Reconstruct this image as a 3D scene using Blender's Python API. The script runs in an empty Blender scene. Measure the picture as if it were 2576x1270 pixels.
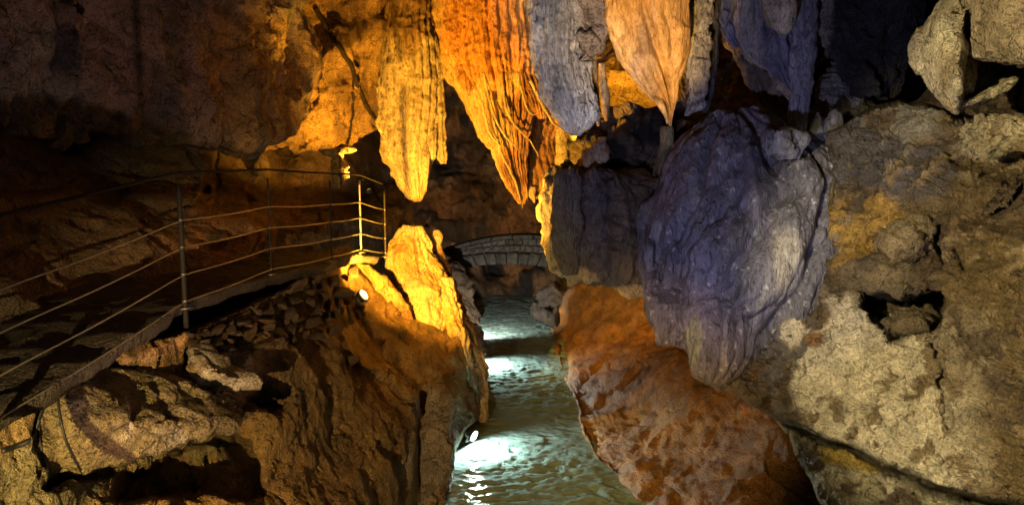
import bpy, bmesh, math, random
import numpy as np

# ------------------------------------------------------------------ camera, world, exposure
SC = bpy.context.scene
FPX, CX, CY, H, PITCH = 1839.0, 1287.5, 635.0, 4.2, math.radians(7.0)
cam_d = bpy.data.cameras.new('camera')
cam_d.sensor_width = 36.0
cam_d.lens = FPX * 36.0 / 2575.0
cam_d.clip_start = 0.05
cam_d.clip_end = 200.0
cam = bpy.data.objects.new('camera', cam_d)
SC.collection.objects.link(cam)
cam.location = (0, 0, H)
cam.rotation_euler = (math.radians(90) - PITCH, 0, 0)
SC.camera = cam
SC.render.resolution_x, SC.render.resolution_y = 1024, 504

world = bpy.data.worlds.new('World')
SC.world = world
world.use_nodes = True
world.node_tree.nodes['Background'].inputs[0].default_value = (0.55, 0.42, 0.36, 1)
world.node_tree.nodes['Background'].inputs[1].default_value = 0.006
SC.view_settings.view_transform = 'Standard'
SC.view_settings.look = 'None'
SC.view_settings.gamma = 1.0
SC.view_settings.exposure = 0.0

SC.cycles.max_bounces = 4
SC.cycles.diffuse_bounces = 3
SC.cycles.glossy_bounces = 2
random.seed(7)
rng = np.random.default_rng(7)
COL = SC.collection

# ------------------------------------------------------------------ pixel <-> place
ct, st = math.cos(PITCH), math.sin(PITCH)
def P(px, py, d):
    """point seen at pixel (px, py) of the 2575 x 1270 photograph, d metres ahead of the camera"""
    px, py, d = np.broadcast_arrays(np.asarray(px, float), np.asarray(py, float), np.asarray(d, float))
    u = (px - CX) / FPX; v = (CY - py) / FPX
    dy = ct + v * st; dz = -st + v * ct
    k = d / dy
    return np.stack([u * k, d, H + dz * k], -1)
def water_depth(py):
    v = (CY - py) / FPX
    return H * (ct + v * st) / (st - v * ct)

# ------------------------------------------------------------------ noise (numpy)
def _hash(ix, iy, iz, seed):
    h = (ix.astype(np.int64) * 374761393 + iy.astype(np.int64) * 668265263 + iz.astype(np.int64) * 2147483647 + seed * 1274126177) & 0xffffffff
    h = ((h ^ (h >> 13)) * 1274126177) & 0xffffffff
    h = (h ^ (h >> 16)) & 0xffffffff
    h = (h * 2246822519) & 0xffffffff
    h ^= h >> 15
    return (h & 0xffffff) / float(0xffffff)
def vnoise(p, seed=0):
    i = np.floor(p); f = p - i
    f = f * f * f * (f * (f * 6 - 15) + 10)
    i = i.astype(np.int64)
    x, y, z = i[..., 0], i[..., 1], i[..., 2]
    fx, fy, fz = f[..., 0], f[..., 1], f[..., 2]
    r = 0
    for a in (0, 1):
        wx = fx if a else 1 - fx
        for b in (0, 1):
            wy = fy if b else 1 - fy
            for c in (0, 1):
                wz = fz if c else 1 - fz
                r = r + wx * wy * wz * _hash(x + a, y + b, z + c, seed)
    return r * 2 - 1
def fbm(p, octv=4, seed=0, gain=0.5, lac=2.03):
    r = 0; a = 1.0; q = np.array(p, float)
    for o in range(octv):
        r = r + a * vnoise(q, seed + o * 17)
        a *= gain; q = q * lac + 11.7
    return r
def ridged(p, octv=4, seed=0, gain=0.5):
    r = 0; a = 1.0; q = np.array(p, float)
    for o in range(octv):
        r = r + a * (1 - 2 * np.abs(vnoise(q, seed + o * 17)))
        a *= gain; q = q * 2.03 + 5.1
    return r
def worley(p, seed=0):
    """F1, F2, facet value (a random tilted plane in each cell)"""
    i = np.floor(p).astype(np.int64)
    n = p.shape[:-1]
    f1 = np.full(n, 9.0); f2 = np.full(n, 9.0); fac = np.zeros(n)
    for a in (-1, 0, 1):
        for b in (-1, 0, 1):
            for c in (-1, 0, 1):
                x, y, z = i[..., 0] + a, i[..., 1] + b, i[..., 2] + c
                hx, hy, hz = _hash(x, y, z, seed), _hash(x, y, z, seed + 1), _hash(x, y, z, seed + 2)
                dx = p[..., 0] - x - hx; dy = p[..., 1] - y - hy; dz = p[..., 2] - z - hz
                dd = dx * dx + dy * dy + dz * dz
                near = dd < f1
                f2 = np.where(near, f1, np.minimum(f2, dd))
                tl = dx * (hy * 2 - 1) + dy * (hz * 2 - 1) + dz * (hx * 2 - 1) + (hx - .5) * .6
                fac = np.where(near, tl, fac)
                f1 = np.where(near, dd, f1)
    return np.sqrt(f1), np.sqrt(f2), fac
def sstep(a, b, x):
    t = np.clip((x - a) / (b - a), 0, 1)
    return t * t * (3 - 2 * t)
def smooth1(a, s):
    if s <= 0: return a
    k = np.exp(-0.5 * (np.arange(-3 * s, 3 * s + 1) / s) ** 2); k /= k.sum()
    return np.convolve(np.pad(a, 3 * int(s), mode='edge'), k, 'valid')

# ------------------------------------------------------------------ materials
def new_mat(name):
    m = bpy.data.materials.new(name); m.use_nodes = True
    nt = m.node_tree
    return m, nt, nt.nodes['Principled BSDF']
def rock_material(name, rough=(0.42, 0.8), spec=0.45, bump=1.0, fine=38.0, streak=1.0, speck=0.55, coat=0.0, cracks=0.75):
    """vertex colour of the stone x fine mottling; fine relief as bump"""
    m, nt, bs = new_mat(name)
    N, L = nt.nodes, nt.links
    tc = N.new('ShaderNodeTexCoord')
    mp = N.new('ShaderNodeMapping'); mp.inputs['Scale'].default_value = (1, 1, streak)
    L.new(tc.outputs['Object'], mp.inputs['Vector'])
    at = N.new('ShaderNodeAttribute'); at.attribute_name = 'Col'
    def noise(scale, det, rgh=0.6, src=mp):
        n = N.new('ShaderNodeTexNoise'); n.inputs['Scale'].default_value = scale
        n.inputs['Detail'].default_value = det; n.inputs['Roughness'].default_value = rgh
        L.new(src.outputs[0], n.inputs['Vector']); return n
    def mrange(src, a, b, c, d):
        r = N.new('ShaderNodeMapRange'); r.inputs[1].default_value = a; r.inputs[2].default_value = b
        r.inputs[3].default_value = c; r.inputs[4].default_value = d
        L.new(src, r.inputs[0]); return r.outputs[0]
    n1 = noise(2.6, 4, 0.62); n2 = noise(fine, 3, 0.7)
    n0 = noise(9.0, 5, 0.7)
    v1 = mrange(n1.outputs['Fac'], 0.3, 0.7, 0.62, 1.3)
    v2 = mrange(n2.outputs['Fac'], 0.34, 0.50, 1 - speck * 1.25, 1.1)
    v0 = mrange(n0.outputs['Fac'], 0.3, 0.68, 0.66, 1.22)
    # broken crack lines
    nd = noise(3.5, 3, 0.65)
    ad = N.new('ShaderNodeVectorMath'); ad.operation = 'MULTIPLY_ADD'; ad.inputs[1].default_value = (.34, .34, .34)
    L.new(nd.outputs['Color'], ad.inputs[0]); L.new(mp.outputs[0], ad.inputs[2])
    def cells(scale):
        v = N.new('ShaderNodeTexVoronoi'); v.feature = 'DISTANCE_TO_EDGE'; v.inputs['Scale'].default_value = scale
        L.new(ad.outputs[0], v.inputs['Vector']); return v.outputs['Distance']
    k1 = mrange(cells(3.4), 0.0, 0.04, 0.0, 1.0)
    km = mrange(nd.outputs['Fac'], 0.42, 0.58, 0.0, 1.0)
    def lift(k, m):
        a = N.new('ShaderNodeMath'); a.operation = 'MAXIMUM'; L.new(k, a.inputs[0]); L.new(m, a.inputs[1]); return a.outputs[0]
    cm = lift(k1, km)
    vc = mrange(cm, 0.0, 1.0, 1 - cracks, 1.0)
    mv = N.new('ShaderNodeMath'); mv.operation = 'MULTIPLY'; L.new(v2, mv.inputs[0]); L.new(vc, mv.inputs[1]); v2 = mv.outputs[0]
    mu = N.new('ShaderNodeMath'); mu.operation = 'MULTIPLY'; L.new(v1, mu.inputs[0]); L.new(v2, mu.inputs[1])
    mu2 = N.new('ShaderNodeMath'); mu2.operation = 'MULTIPLY'; L.new(mu.outputs[0], mu2.inputs[0]); L.new(v0, mu2.inputs[1])
    vm = N.new('ShaderNodeVectorMath'); vm.operation = 'SCALE'
    L.new(at.outputs['Color'], vm.inputs[0]); L.new(mu2.outputs[0], vm.inputs['Scale'])
    L.new(vm.outputs[0], bs.inputs['Base Color'])
    L.new(mrange(n0.outputs['Fac'], 0.35, 0.65, rough[0], rough[1]), bs.inputs['Roughness'])
    bs.inputs['Specular IOR Level'].default_value = spec
    if coat: bs.inputs['Coat Weight'].default_value = coat; bs.inputs['Coat Roughness'].default_value = 0.25
    b0 = N.new('ShaderNodeBump'); b0.inputs['Strength'].default_value = 0.9 * cracks; b0.inputs['Distance'].default_value = 0.05
    L.new(cm, b0.inputs['Height'])
    b1 = N.new('ShaderNodeBump'); b1.inputs['Strength'].default_value = 0.8 * bump; b1.inputs['Distance'].default_value = 0.08
    L.new(n0.outputs['Fac'], b1.inputs['Height']); L.new(b0.outputs[0], b1.inputs['Normal'])
    b2 = N.new('ShaderNodeBump'); b2.inputs['Strength'].default_value = 1.0 * bump; b2.inputs['Distance'].default_value = 0.045
    L.new(n2.outputs['Fac'], b2.inputs['Height']); L.new(b1.outputs[0], b2.inputs['Normal'])
    L.new(b2.outputs[0], bs.inputs['Normal'])
    return m
M_ROCK = rock_material('rough_limestone')
M_WALL = rock_material('damp_wall_limestone', rough=(0.24, 0.7), spec=0.55, bump=1.1, fine=40, speck=0.42, cracks=0.65)
M_MUD = rock_material('muddy_limestone', rough=(0.32, 0.72), spec=0.5, bump=0.9, fine=46, speck=0.55, cracks=0.45)
M_WET = rock_material('wet_flowstone', rough=(0.25, 0.6), spec=0.5, bump=0.7, fine=40, streak=0.35, speck=0.4, cracks=0.45)
M_CALC = rock_material('dripstone_calcite', rough=(0.3, 0.65), spec=0.45, bump=0.75, fine=42, streak=0.4, speck=0.5, cracks=0.3)
M_SMOOTH = rock_material('smooth_dripstone', rough=(0.25, 0.5), spec=0.5, bump=0.35, fine=36, streak=0.3, speck=0.22, cracks=0.15)
M_DARK = rock_material('dark_rock', rough=(0.5, 0.85), spec=0.3, bump=1.0, fine=34)
def plain(name, col, rough, metal=0.0):
    m, nt, bs = new_mat(name); N, L = nt.nodes, nt.links
    n = N.new('ShaderNodeTexNoise'); n.inputs['Scale'].default_value = 25; n.inputs['Detail'].default_value = 4
    r = N.new('ShaderNodeMix'); r.data_type = 'RGBA'
    r.inputs[6].default_value = tuple(c * 0.6 for c in col) + (1,); r.inputs[7].default_value = tuple(col) + (1,)
    L.new(n.outputs['Fac'], r.inputs[0]); L.new(r.outputs[2], bs.inputs['Base Color'])
    bs.inputs['Roughness'].default_value = rough; bs.inputs['Metallic'].default_value = metal
    return m
M_STEEL = plain('galvanised_steel', (0.55, 0.53, 0.5), 0.32, 0.85)
M_DARKSTEEL = plain('tarnished_steel', (0.16, 0.14, 0.13), 0.5, 0.7)
M_RUST = plain('dark_painted_steel', (0.018, 0.015, 0.014), 0.65, 0.0)
M_RUST.node_tree.nodes['Principled BSDF'].inputs['Specular IOR Level'].default_value = 0.08
M_HOUSING = plain('black_lamp_housing', (0.03, 0.03, 0.03), 0.5)
M_BLACK = plain('matte_black', (0.012, 0.012, 0.012), 0.6)
def lens(name, col, s):
    m, nt, bs = new_mat(name)
    bs.inputs['Base Color'].default_value = (.8, .8, .8, 1)
    bs.inputs['Emission Color'].default_value = col + (1,); bs.inputs['Emission Strength'].default_value = s
    return m
M_LENS_WARM = lens('lit_warm_lens', (1.0, 0.62, 0.2), 3.2)
M_LENS_WHITE = lens('lit_white_lens', (0.95, 1.0, 1.0), 40.0)

# ------------------------------------------------------------------ objects
def tag(o, label, cat=None, group=None, kind=None):
    if label: o['label'] = label
    if cat: o['category'] = cat
    if group: o['group'] = group
    if kind: o['kind'] = kind
    return o
def grid_faces(nr, nc, cyc):
    r = np.arange(nr - 1)[:, None]
    c = np.arange(nc if cyc else nc - 1)[None, :]
    c2 = (c + 1) % nc
    f = np.stack([r * nc + c, r * nc + c2, (r + 1) * nc + c2, (r + 1) * nc + c], -1)
    return f.reshape(-1, 4)
def grid_normals(V, cyc):
    if cyc:
        e = np.concatenate([V[:, -1:], V, V[:, :1]], 1)
        du = e[:, 2:] - e[:, :-2]
    else:
        du = np.gradient(V, axis=1)
    dv = np.gradient(V, axis=0)
    n = np.cross(dv, du)
    return n / np.maximum(np.linalg.norm(n, axis=-1, keepdims=True), 1e-9)
def mesh_object(name, verts, quads, tris, cols, mat, parent=None, origin=None, smooth=True):
    verts = np.asarray(verts, float)
    if origin is None:
        lo, hi = verts.min(0), verts.max(0)
        origin = ((lo[0] + hi[0]) / 2, (lo[1] + hi[1]) / 2, lo[2])
    origin = np.array(origin, float)
    me = bpy.data.meshes.new(name)
    quads = np.asarray(quads, np.int32).reshape(-1, 4); tris = np.asarray(tris, np.int32).reshape(-1, 3)
    me.vertices.add(len(verts)); me.vertices.foreach_set('co', (verts - origin).astype(np.float32).ravel())
    nl = quads.size + tris.size
    me.loops.add(nl); me.loops.foreach_set('vertex_index', np.concatenate([quads.ravel(), tris.ravel()]))
    nq, ntz = len(quads), len(tris)
    me.polygons.add(nq + ntz)
    me.polygons.foreach_set('loop_start', np.concatenate([np.arange(nq) * 4, nq * 4 + np.arange(ntz) * 3]).astype(np.int32))
    me.polygons.foreach_set('loop_total', np.concatenate([np.full(nq, 4), np.full(ntz, 3)]).astype(np.int32))
    if smooth: me.polygons.foreach_set('use_smooth', np.ones(nq + ntz, bool))
    me.update(calc_edges=True); me.validate()
    if cols is not None:
        ca = me.attributes.new('Col', 'FLOAT_COLOR', 'POINT')
        c4 = np.ones((len(verts), 4), np.float32); c4[:, :3] = np.clip(cols, 0.002, 0.95)
        ca.data.foreach_set('color', c4.ravel())
    me.materials.append(mat)
    o = bpy.data.objects.new(name, me); COL.objects.link(o)
    o.location = origin
    if parent is not None:
        o.parent = parent; o.matrix_parent_inverse = parent_inv(parent)
    return o
def parent_inv(p):
    from mathutils import Matrix
    return (Matrix.Translation(p.location) @ p.rotation_euler.to_matrix().to_4x4()).inverted()
def empty(name, loc):
    o = bpy.data.objects.new(name, None); COL.objects.link(o); o.location = tuple(loc); o.empty_display_size = 0.2
    return o

def colour_mix(base, others):
    """base rgb; others = list of (mask array, rgb)"""
    def f(px, py, w, n):
        c = np.ones(px.shape + (3,)) * np.array(base)
        for mk, rgb in others:
            m = mk(px, py, w, n)[..., None]
            c = c * (1 - m) + np.array(rgb) * m
        return c
    return f
def ell(cx, cy, rx, ry, soft=0.25, warp=0.35):
    def m(px, py, w, n):
        r = np.sqrt(((px - cx) / rx) ** 2 + ((py - cy) / ry) ** 2) + n * warp
        return 1 - sstep(1 - soft, 1 + soft, r)
    return m
def patches(scale, lo, hi, seed, stretch=(1, 1, 1)):
    def m(px, py, w, n):
        return sstep(lo, hi, fbm(w * np.array(stretch) * scale, 4, seed))
    return m

def displacement(Wp, N, spec, seed):
    """spec: dict of rock relief kinds, metres"""
    d = np.zeros(Wp.shape[:-1])
    for kind, sc, amp in spec:
        if kind == 'fbm': d += amp * fbm(Wp * sc, 5, seed + 3)
        elif kind == 'ridge': d += amp * (ridged(Wp * sc, 4, seed + 5) - .4)
        elif kind == 'crack':
            q = Wp + 0.25 / sc * np.stack([fbm(Wp * sc * 1.5, 3, seed + 31), fbm(Wp * sc * 1.5, 3, seed + 32), fbm(Wp * sc * 1.5, 3, seed + 33)], -1)
            f1, f2, fc = worley(q * sc, seed + 7)
            d -= amp * np.exp(-((f2 - f1) / 0.06) ** 2)
        elif kind == 'facet':
            q = Wp + 0.2 / sc * np.stack([fbm(Wp * sc * 1.7, 3, seed + 41), fbm(Wp * sc * 1.7, 3, seed + 42), fbm(Wp * sc * 1.7, 3, seed + 43)], -1)
            f1, f2, fc = worley(q * sc, seed + 9)
            d += amp * fc
        elif kind == 'lump':
            q = Wp + 0.15 / sc * np.stack([fbm(Wp * sc * 2, 2, seed + 51), fbm(Wp * sc * 2, 2, seed + 52), fbm(Wp * sc * 2, 2, seed + 53)], -1)
            f1, f2, fc = worley(q * sc, seed + 11)
            d += amp * (0.55 - f1)
        elif kind == 'pit':
            d -= amp * sstep(0.25, 0.6, fbm(Wp * sc, 3, seed + 13))
        elif kind == 'vert':      # vertical streaks
            d += amp * (ridged(Wp * np.array([sc, sc, sc * 0.13]), 4, seed + 15) - .4)
        elif kind == 'bed':       # bedding planes
            tl = Wp[..., 2] + 0.18 * Wp[..., 0] - 0.1 * Wp[..., 1] + 0.12 * fbm(Wp * 1.2, 3, seed + 61)
            q = np.stack([Wp[..., 0] * .5, Wp[..., 1] * .5, tl * sc], -1)
            d += amp * fbm(q, 4, seed + 17, 0.6)
    return d

RES = 3.0
def ring_geo(rows, depth, thick=0.8, back=0.6, power=2.0, axis='y', flute=None, rel=(), seed=0, col=None, res=None, smooth=3, skew=0.0, crease=None):
    """closed solid traced from left/right edges (axis 'y') or top/bottom edges (axis 'x')"""
    res = res or RES
    rows = np.array(rows, float)
    t0, t1 = rows[0, 0], rows[-1, 0]
    n = max(12, int((t1 - t0) / res))
    t = np.linspace(t0, t1, n)
    a = smooth1(np.interp(t, rows[:, 0], rows[:, 1]), smooth)
    b = smooth1(np.interp(t, rows[:, 0], rows[:, 2]), smooth)
    if np.isscalar(depth): d = np.full(n, float(depth))
    else:
        dd = np.array(depth, float); d = smooth1(np.interp(t, dd[:, 0], dd[:, 1]), smooth * 3)
    if axis == 'y':
        A = P(a, t, d); B = P(b, t, d)
    else:
        A = P(t, b, d); B = P(t, a, d)
    C = (A + B) / 2; Hf = np.linalg.norm(B - A, axis=-1) / 2
    wpx = np.max(b - a)
    nf = int(max(20, 1.35 * wpx / res)); nb = max(8, nf // 4)
    th = np.concatenate([np.linspace(math.pi, 0, nf, endpoint=False), np.linspace(0, -math.pi, nb, endpoint=False)])
    cs = np.sign(np.cos(th)) * np.abs(np.cos(th)) ** (2 / power); sn = np.sign(np.sin(th)) * np.abs(np.sin(th)) ** (2 / power)
    tk = thick if np.isscalar(thick) else np.interp(t, np.array(thick)[:, 0], np.array(thick)[:, 1])
    tf = (tk * Hf)[:, None]; tb = back * Hf[:, None]
    off = np.where(sn > 0, -tf * sn[None, :], -tb * sn[None, :])
    U = ((B - A) / np.maximum(2 * Hf[:, None], 1e-6))
    V = C[:, None, :] + (Hf[:, None] * cs[None, :])[..., None] * U[:, None, :]
    V[..., 1] += off + skew * (Hf[:, None] * cs[None, :])
    if axis == 'y':
        px = (a + b)[:, None] / 2 + (b - a)[:, None] / 2 * cs[None, :]; py = np.repeat(t[:, None], len(th), 1)
    else:
        py = (a + b)[:, None] / 2 - (b - a)[:, None] / 2 * cs[None, :]; px = np.repeat(t[:, None], len(th), 1)
    N = grid_normals(V, True)
    ctr = C[:, None, :] + np.array([0, 0.0, 0])
    if np.mean(np.sum(N * (V - ctr), -1)) < 0: N = -N; flip = True
    else: flip = False
    disp = displacement(V, N, rel, seed)
    q = (1 - th / math.pi)
    if flute:
        for fl in flute:
            cnt, amp, warp = fl[:3]; lean = fl[3] if len(fl) > 3 else 0.0
            zz = V[..., 2]
            qq = q[None, :] * cnt + lean * (zz - zz.mean()) + warp * fbm(np.stack([V[..., 0] * .8, V[..., 1] * .8, zz * 1.1], -1), 3, seed + 71)
            rid = np.abs(np.sin(math.pi * qq)) ** 0.55
            mod = 0.65 + 0.5 * fbm(np.stack([qq * .7, zz * 1.6, zz * 0 + seed], -1), 2, seed + 73)
            disp += amp * (rid - 0.6) * mod
    if crease is not None:
        for (q0, wdt, amp) in crease:
            q0v = q0 if np.isscalar(q0) else np.interp(t, np.array(q0)[:, 0], np.array(q0)[:, 1])[:, None]
            disp -= amp * np.exp(-((q[None, :] - q0v) / wdt) ** 2)
    lim = np.minimum(1.0, Hf / 0.12)[:, None]
    V = V + N * (disp * lim)[..., None]
    nz = fbm(V * 2.2, 4, seed + 91)
    cols = col(px, py, V, nz) if callable(col) else np.ones(V.shape) * np.array(col)
    nr, nc = V.shape[:2]
    F = grid_faces(nr, nc, True)
    vv = V.reshape(-1, 3); cc = cols.reshape(-1, 3)
    top = V[0].mean(0); bot = V[-1].mean(0)
    vv = np.concatenate([vv, [top, bot]]); cc = np.concatenate([cc, [cols[0].mean(0), cols[-1].mean(0)]])
    k = nr * nc; j = np.arange(nc); j2 = (j + 1) % nc
    T = np.concatenate([np.stack([np.full(nc, k), j2, j], -1), np.stack([np.full(nc, k + 1), (nr - 1) * nc + j, (nr - 1) * nc + j2], -1)])
    if not flip: pass
    return vv, F, T, cc
def join_geo(gs):
    vs, fs, ts, cs = [], [], [], []; o = 0
    for v, f, t, c in gs:
        vs.append(v); fs.append(f + o); ts.append(t + o); cs.append(c); o += len(v)
    return np.concatenate(vs), np.concatenate(fs), np.concatenate(ts), np.concatenate(cs)
def formation(name, label, cat, mat, geos, group=None, kind=None, parent=None):
    v, f, t, c = join_geo(geos)
    o = mesh_object(name, v, f, t, c, mat, parent)
    if parent is None: tag(o, label, cat if kind is None else None, group, kind)
    return o

def dome(y0, y1, a, b, flare=0.0, n=10):
    r = []
    for k in range(n + 1):
        u = k / n; w = math.sqrt(max(0.0, 1 - (1 - min(1, u * 1.6)) ** 2)) * (1 + flare * u); c = (a + b) / 2; h = (b - a) / 2 * max(w, .06)
        r.append((y0 + (y1 - y0) * u, c - h, c + h))
    return r
def tps(ctrl):
    c = np.array(ctrl, float); X = c[:, :2] / 1000.0; y = c[:, 2]; n = len(c)
    def U(r2): return 0.5 * r2 * np.log(r2 + 1e-9)
    K = U(((X[:, None] - X[None]) ** 2).sum(-1)) + np.eye(n) * 1e-3
    Pm = np.concatenate([np.ones((n, 1)), X], 1)
    A = np.block([[K, Pm], [Pm.T, np.zeros((3, 3))]])
    s = np.linalg.solve(A, np.concatenate([y, np.zeros(3)]))
    def f(px, py):
        q = np.stack([px, py], -1) / 1000.0
        r = s[n] + s[n + 1] * q[..., 0] + s[n + 2] * q[..., 1]
        for i in range(n):
            r = r + s[i] * U((q[..., 0] - X[i, 0]) ** 2 + (q[..., 1] - X[i, 1]) ** 2)
        return r
    return f
SHEETS = {}
def sheet(name, ctrl, box, rel, col, mat, seed, mod=None, res=None, label=None, kind='structure', keep=None):
    res = res or RES
    x0, x1, y0, y1 = box
    px, py = np.meshgrid(np.arange(x0, x1 + res, res), np.arange(y0, y1 + res, res))
    f = tps(ctrl)
    SHEETS[name] = f
    d = f(px, py)
    if mod: d = mod(px, py, d)
    d = np.maximum(d, 1.5)
    V = P(px, py, d)
    N = grid_normals(V, False)
    view = V - np.array([0, 0, H])
    if np.mean(np.sum(N * view, -1)) > 0: N = -N
    # steep drops are pushed sideways less than faces seen squarely
    vd = view / np.linalg.norm(view, axis=-1, keepdims=True)
    face = 0.06 + 0.94 * sstep(.08, .4, np.abs(np.sum(N * vd, -1)))
    k5 = np.ones(5) / 5
    face = np.apply_along_axis(lambda a: np.convolve(np.pad(a, 2, mode='edge'), k5, 'valid'), 0, face)
    face = np.apply_along_axis(lambda a: np.convolve(np.pad(a, 2, mode='edge'), k5, 'valid'), 1, face)
    V = V + N * (displacement(V, N, rel, seed) * face)[..., None]
    nz = fbm(V * 2.2, 4, seed + 91)
    cols = col(px, py, V, nz) if callable(col) else np.ones(V.shape) * np.array(col)
    F = grid_faces(*V.shape[:2], False)
    if keep is not None:
        km = keep(px, py).ravel(); F = F[km[F].all(1)]
        used = np.zeros(len(km), bool); used[F.ravel()] = True
        new = np.cumsum(used) - 1; F = new[F]
        o = mesh_object(name, V.reshape(-1, 3)[used], F, [], cols.reshape(-1, 3)[used], mat)
        tag(o, label, kind=kind); return o
    o = mesh_object(name, V.reshape(-1, 3), F, [], cols.reshape(-1, 3), mat)
    tag(o, label, kind=kind)
    return o
def interp_poly(pts):
    p = np.array(pts, float)
    return lambda x: np.interp(x, p[:, 0], p[:, 1])
def wpx(px, py, amp, sc, seed):
    z = np.zeros_like(px)
    return amp * fbm(np.stack([px * sc, py * sc, z + seed], -1), 4, seed)

# ------------------------------------------------------------------ stone colours
CREAM = (0.52, 0.41, 0.25); PALE = (0.58, 0.52, 0.38); TAN = (0.55, 0.36, 0.17); GREY = (0.30, 0.28, 0.27)
BLUEGREY = (0.19, 0.19, 0.245); BROWN = (0.25, 0.12, 0.04); OCHRE = (0.42, 0.24, 0.06); OLIVE = (0.30, 0.23, 0.11)
DARK = (0.07, 0.055, 0.045); RUST = (0.30, 0.12, 0.03); REDB = (0.20, 0.10, 0.065)

exec_sections = []
# ------------------------------------------------------------------ water and setting
def build_water():
    x = np.arange(-4.0, 5.0, 0.03); y = np.arange(5.0, 28.0, 0.035)
    X, Y = np.meshgrid(x, y)
    Z0 = np.zeros_like(X)
    w = fbm(np.stack([X * 0.6, Y * 0.6, Z0], -1), 3, 5)
    w2 = fbm(np.stack([X * 2.0, Y * 2.0, Z0 + 9], -1), 3, 6)
    p1 = np.stack([X * 2.6 + w2 * .7 + w, Y * 9.0 + w2 * 1.1 + w * 1.6, Z0 + w * .7], -1)
    h = (0.019 + .011 * w) * (ridged(p1, 3, 9, 0.55) - .4) + 0.010 * fbm(np.stack([X * 5 + w2, Y * 15 + w2 * 1.5, Z0], -1), 3, 19)
    V = np.stack([X, Y, h], -1)
    m, nt, bs = new_mat('murky_green_water'); N, L = nt.nodes, nt.links
    bs.inputs['Base Color'].default_value = (0.185, 0.275, 0.25, 1)
    bs.inputs['Roughness'].default_value = 0.07
    bs.inputs['IOR'].default_value = 1.33
    bs.inputs['Specular IOR Level'].default_value = 0.6
    n = N.new('ShaderNodeTexNoise'); n.inputs['Scale'].default_value = 14; n.inputs['Detail'].default_value = 3
    tc = N.new('ShaderNodeTexCoord'); mp = N.new('ShaderNodeMapping'); mp.inputs['Scale'].default_value = (0.7, 1.6, 1)
    L.new(tc.outputs['Object'], mp.inputs[0]); L.new(mp.outputs[0], n.inputs['Vector'])
    b = N.new('ShaderNodeBump'); b.inputs['Strength'].default_value = 0.5; b.inputs['Distance'].default_value = 0.03
    L.new(n.outputs['Fac'], b.inputs['Height']); L.new(b.outputs[0], bs.inputs['Normal'])
    o = mesh_object('water', V.reshape(-1, 3), grid_faces(*V.shape[:2], False), [], None, m, origin=(0, 0, 0))
    tag(o, 'murky green underground stream running between the rock banks', kind='structure')
build_water()

def gold_ring_patch(): pass

# ceiling: rises with distance, just above the picture
def build_ceiling():
    x = np.linspace(-13, 13, 200); y = np.linspace(-2, 30, 220)
    X, Y = np.meshgrid(x, y)
    Z = H + np.maximum(1.7, 0.215 * Y + 0.55) + 0.25 * fbm(np.stack([X * .4, Y * .4, X * 0], -1), 4, 3) - 0.012 * np.maximum(0, np.abs(X) - 5) ** 2
    V = np.stack([X, Y, Z], -1)
    c = np.ones(V.shape) * np.array(OLIVE) * 0.7
    o = mesh_object('cave_ceiling', V.reshape(-1, 3), grid_faces(*V.shape[:2], False), [], c.reshape(-1, 3), M_DARK)
    tag(o, None, kind='structure')
build_ceiling()

# deep back of the passage behind the bridge
sheet('tunnel_wall', [(800, -50, 22), (800, 800, 22), (1000, 300, 26), (1000, 700, 24), (1150, 300, 27.5), (1400, 300, 25), (1600, 300, 21), (1600, 800, 21), (1430, 700, 22.9), (1250, 765, 22.6), (1130, 720, 22.9), (1330, 700, 23.1), (1250, 560, 25.5), (1250, -50, 25)],
      (780, 1640, -60, 800), [('fbm', .5, .4), ('facet', .5, .4), ('ridge', 1.2, .10), ('vert', .8, .2)],
      colour_mix((0.16, 0.10, 0.05), [(patches(.8, .0, .35, 4), (0.30, 0.17, 0.08)), (patches(1.3, .1, .4, 8, (1, 1, .3)), (.05, .04, .035))]), M_ROCK, 21, res=4.5)

# right-hand back wall behind the hanging dripstone
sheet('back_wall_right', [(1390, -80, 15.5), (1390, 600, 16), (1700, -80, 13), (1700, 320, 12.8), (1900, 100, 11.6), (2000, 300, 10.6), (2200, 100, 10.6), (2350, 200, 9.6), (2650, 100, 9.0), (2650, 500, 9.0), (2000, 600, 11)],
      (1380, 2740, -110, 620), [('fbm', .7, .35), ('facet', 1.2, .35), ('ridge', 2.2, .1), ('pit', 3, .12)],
      colour_mix((0.17, 0.12, 0.07), [(patches(1.1, .0, .4, 14), (0.24, 0.15, 0.07)), (ell(2180, 90, 170, 260), (.022, .02, .022)), (ell(1500, 210, 150, 130), (.50, .33, .12)), (ell(1950, 270, 110, 60), (.3, .24, .15))]), M_ROCK, 31, res=3.6)

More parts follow.
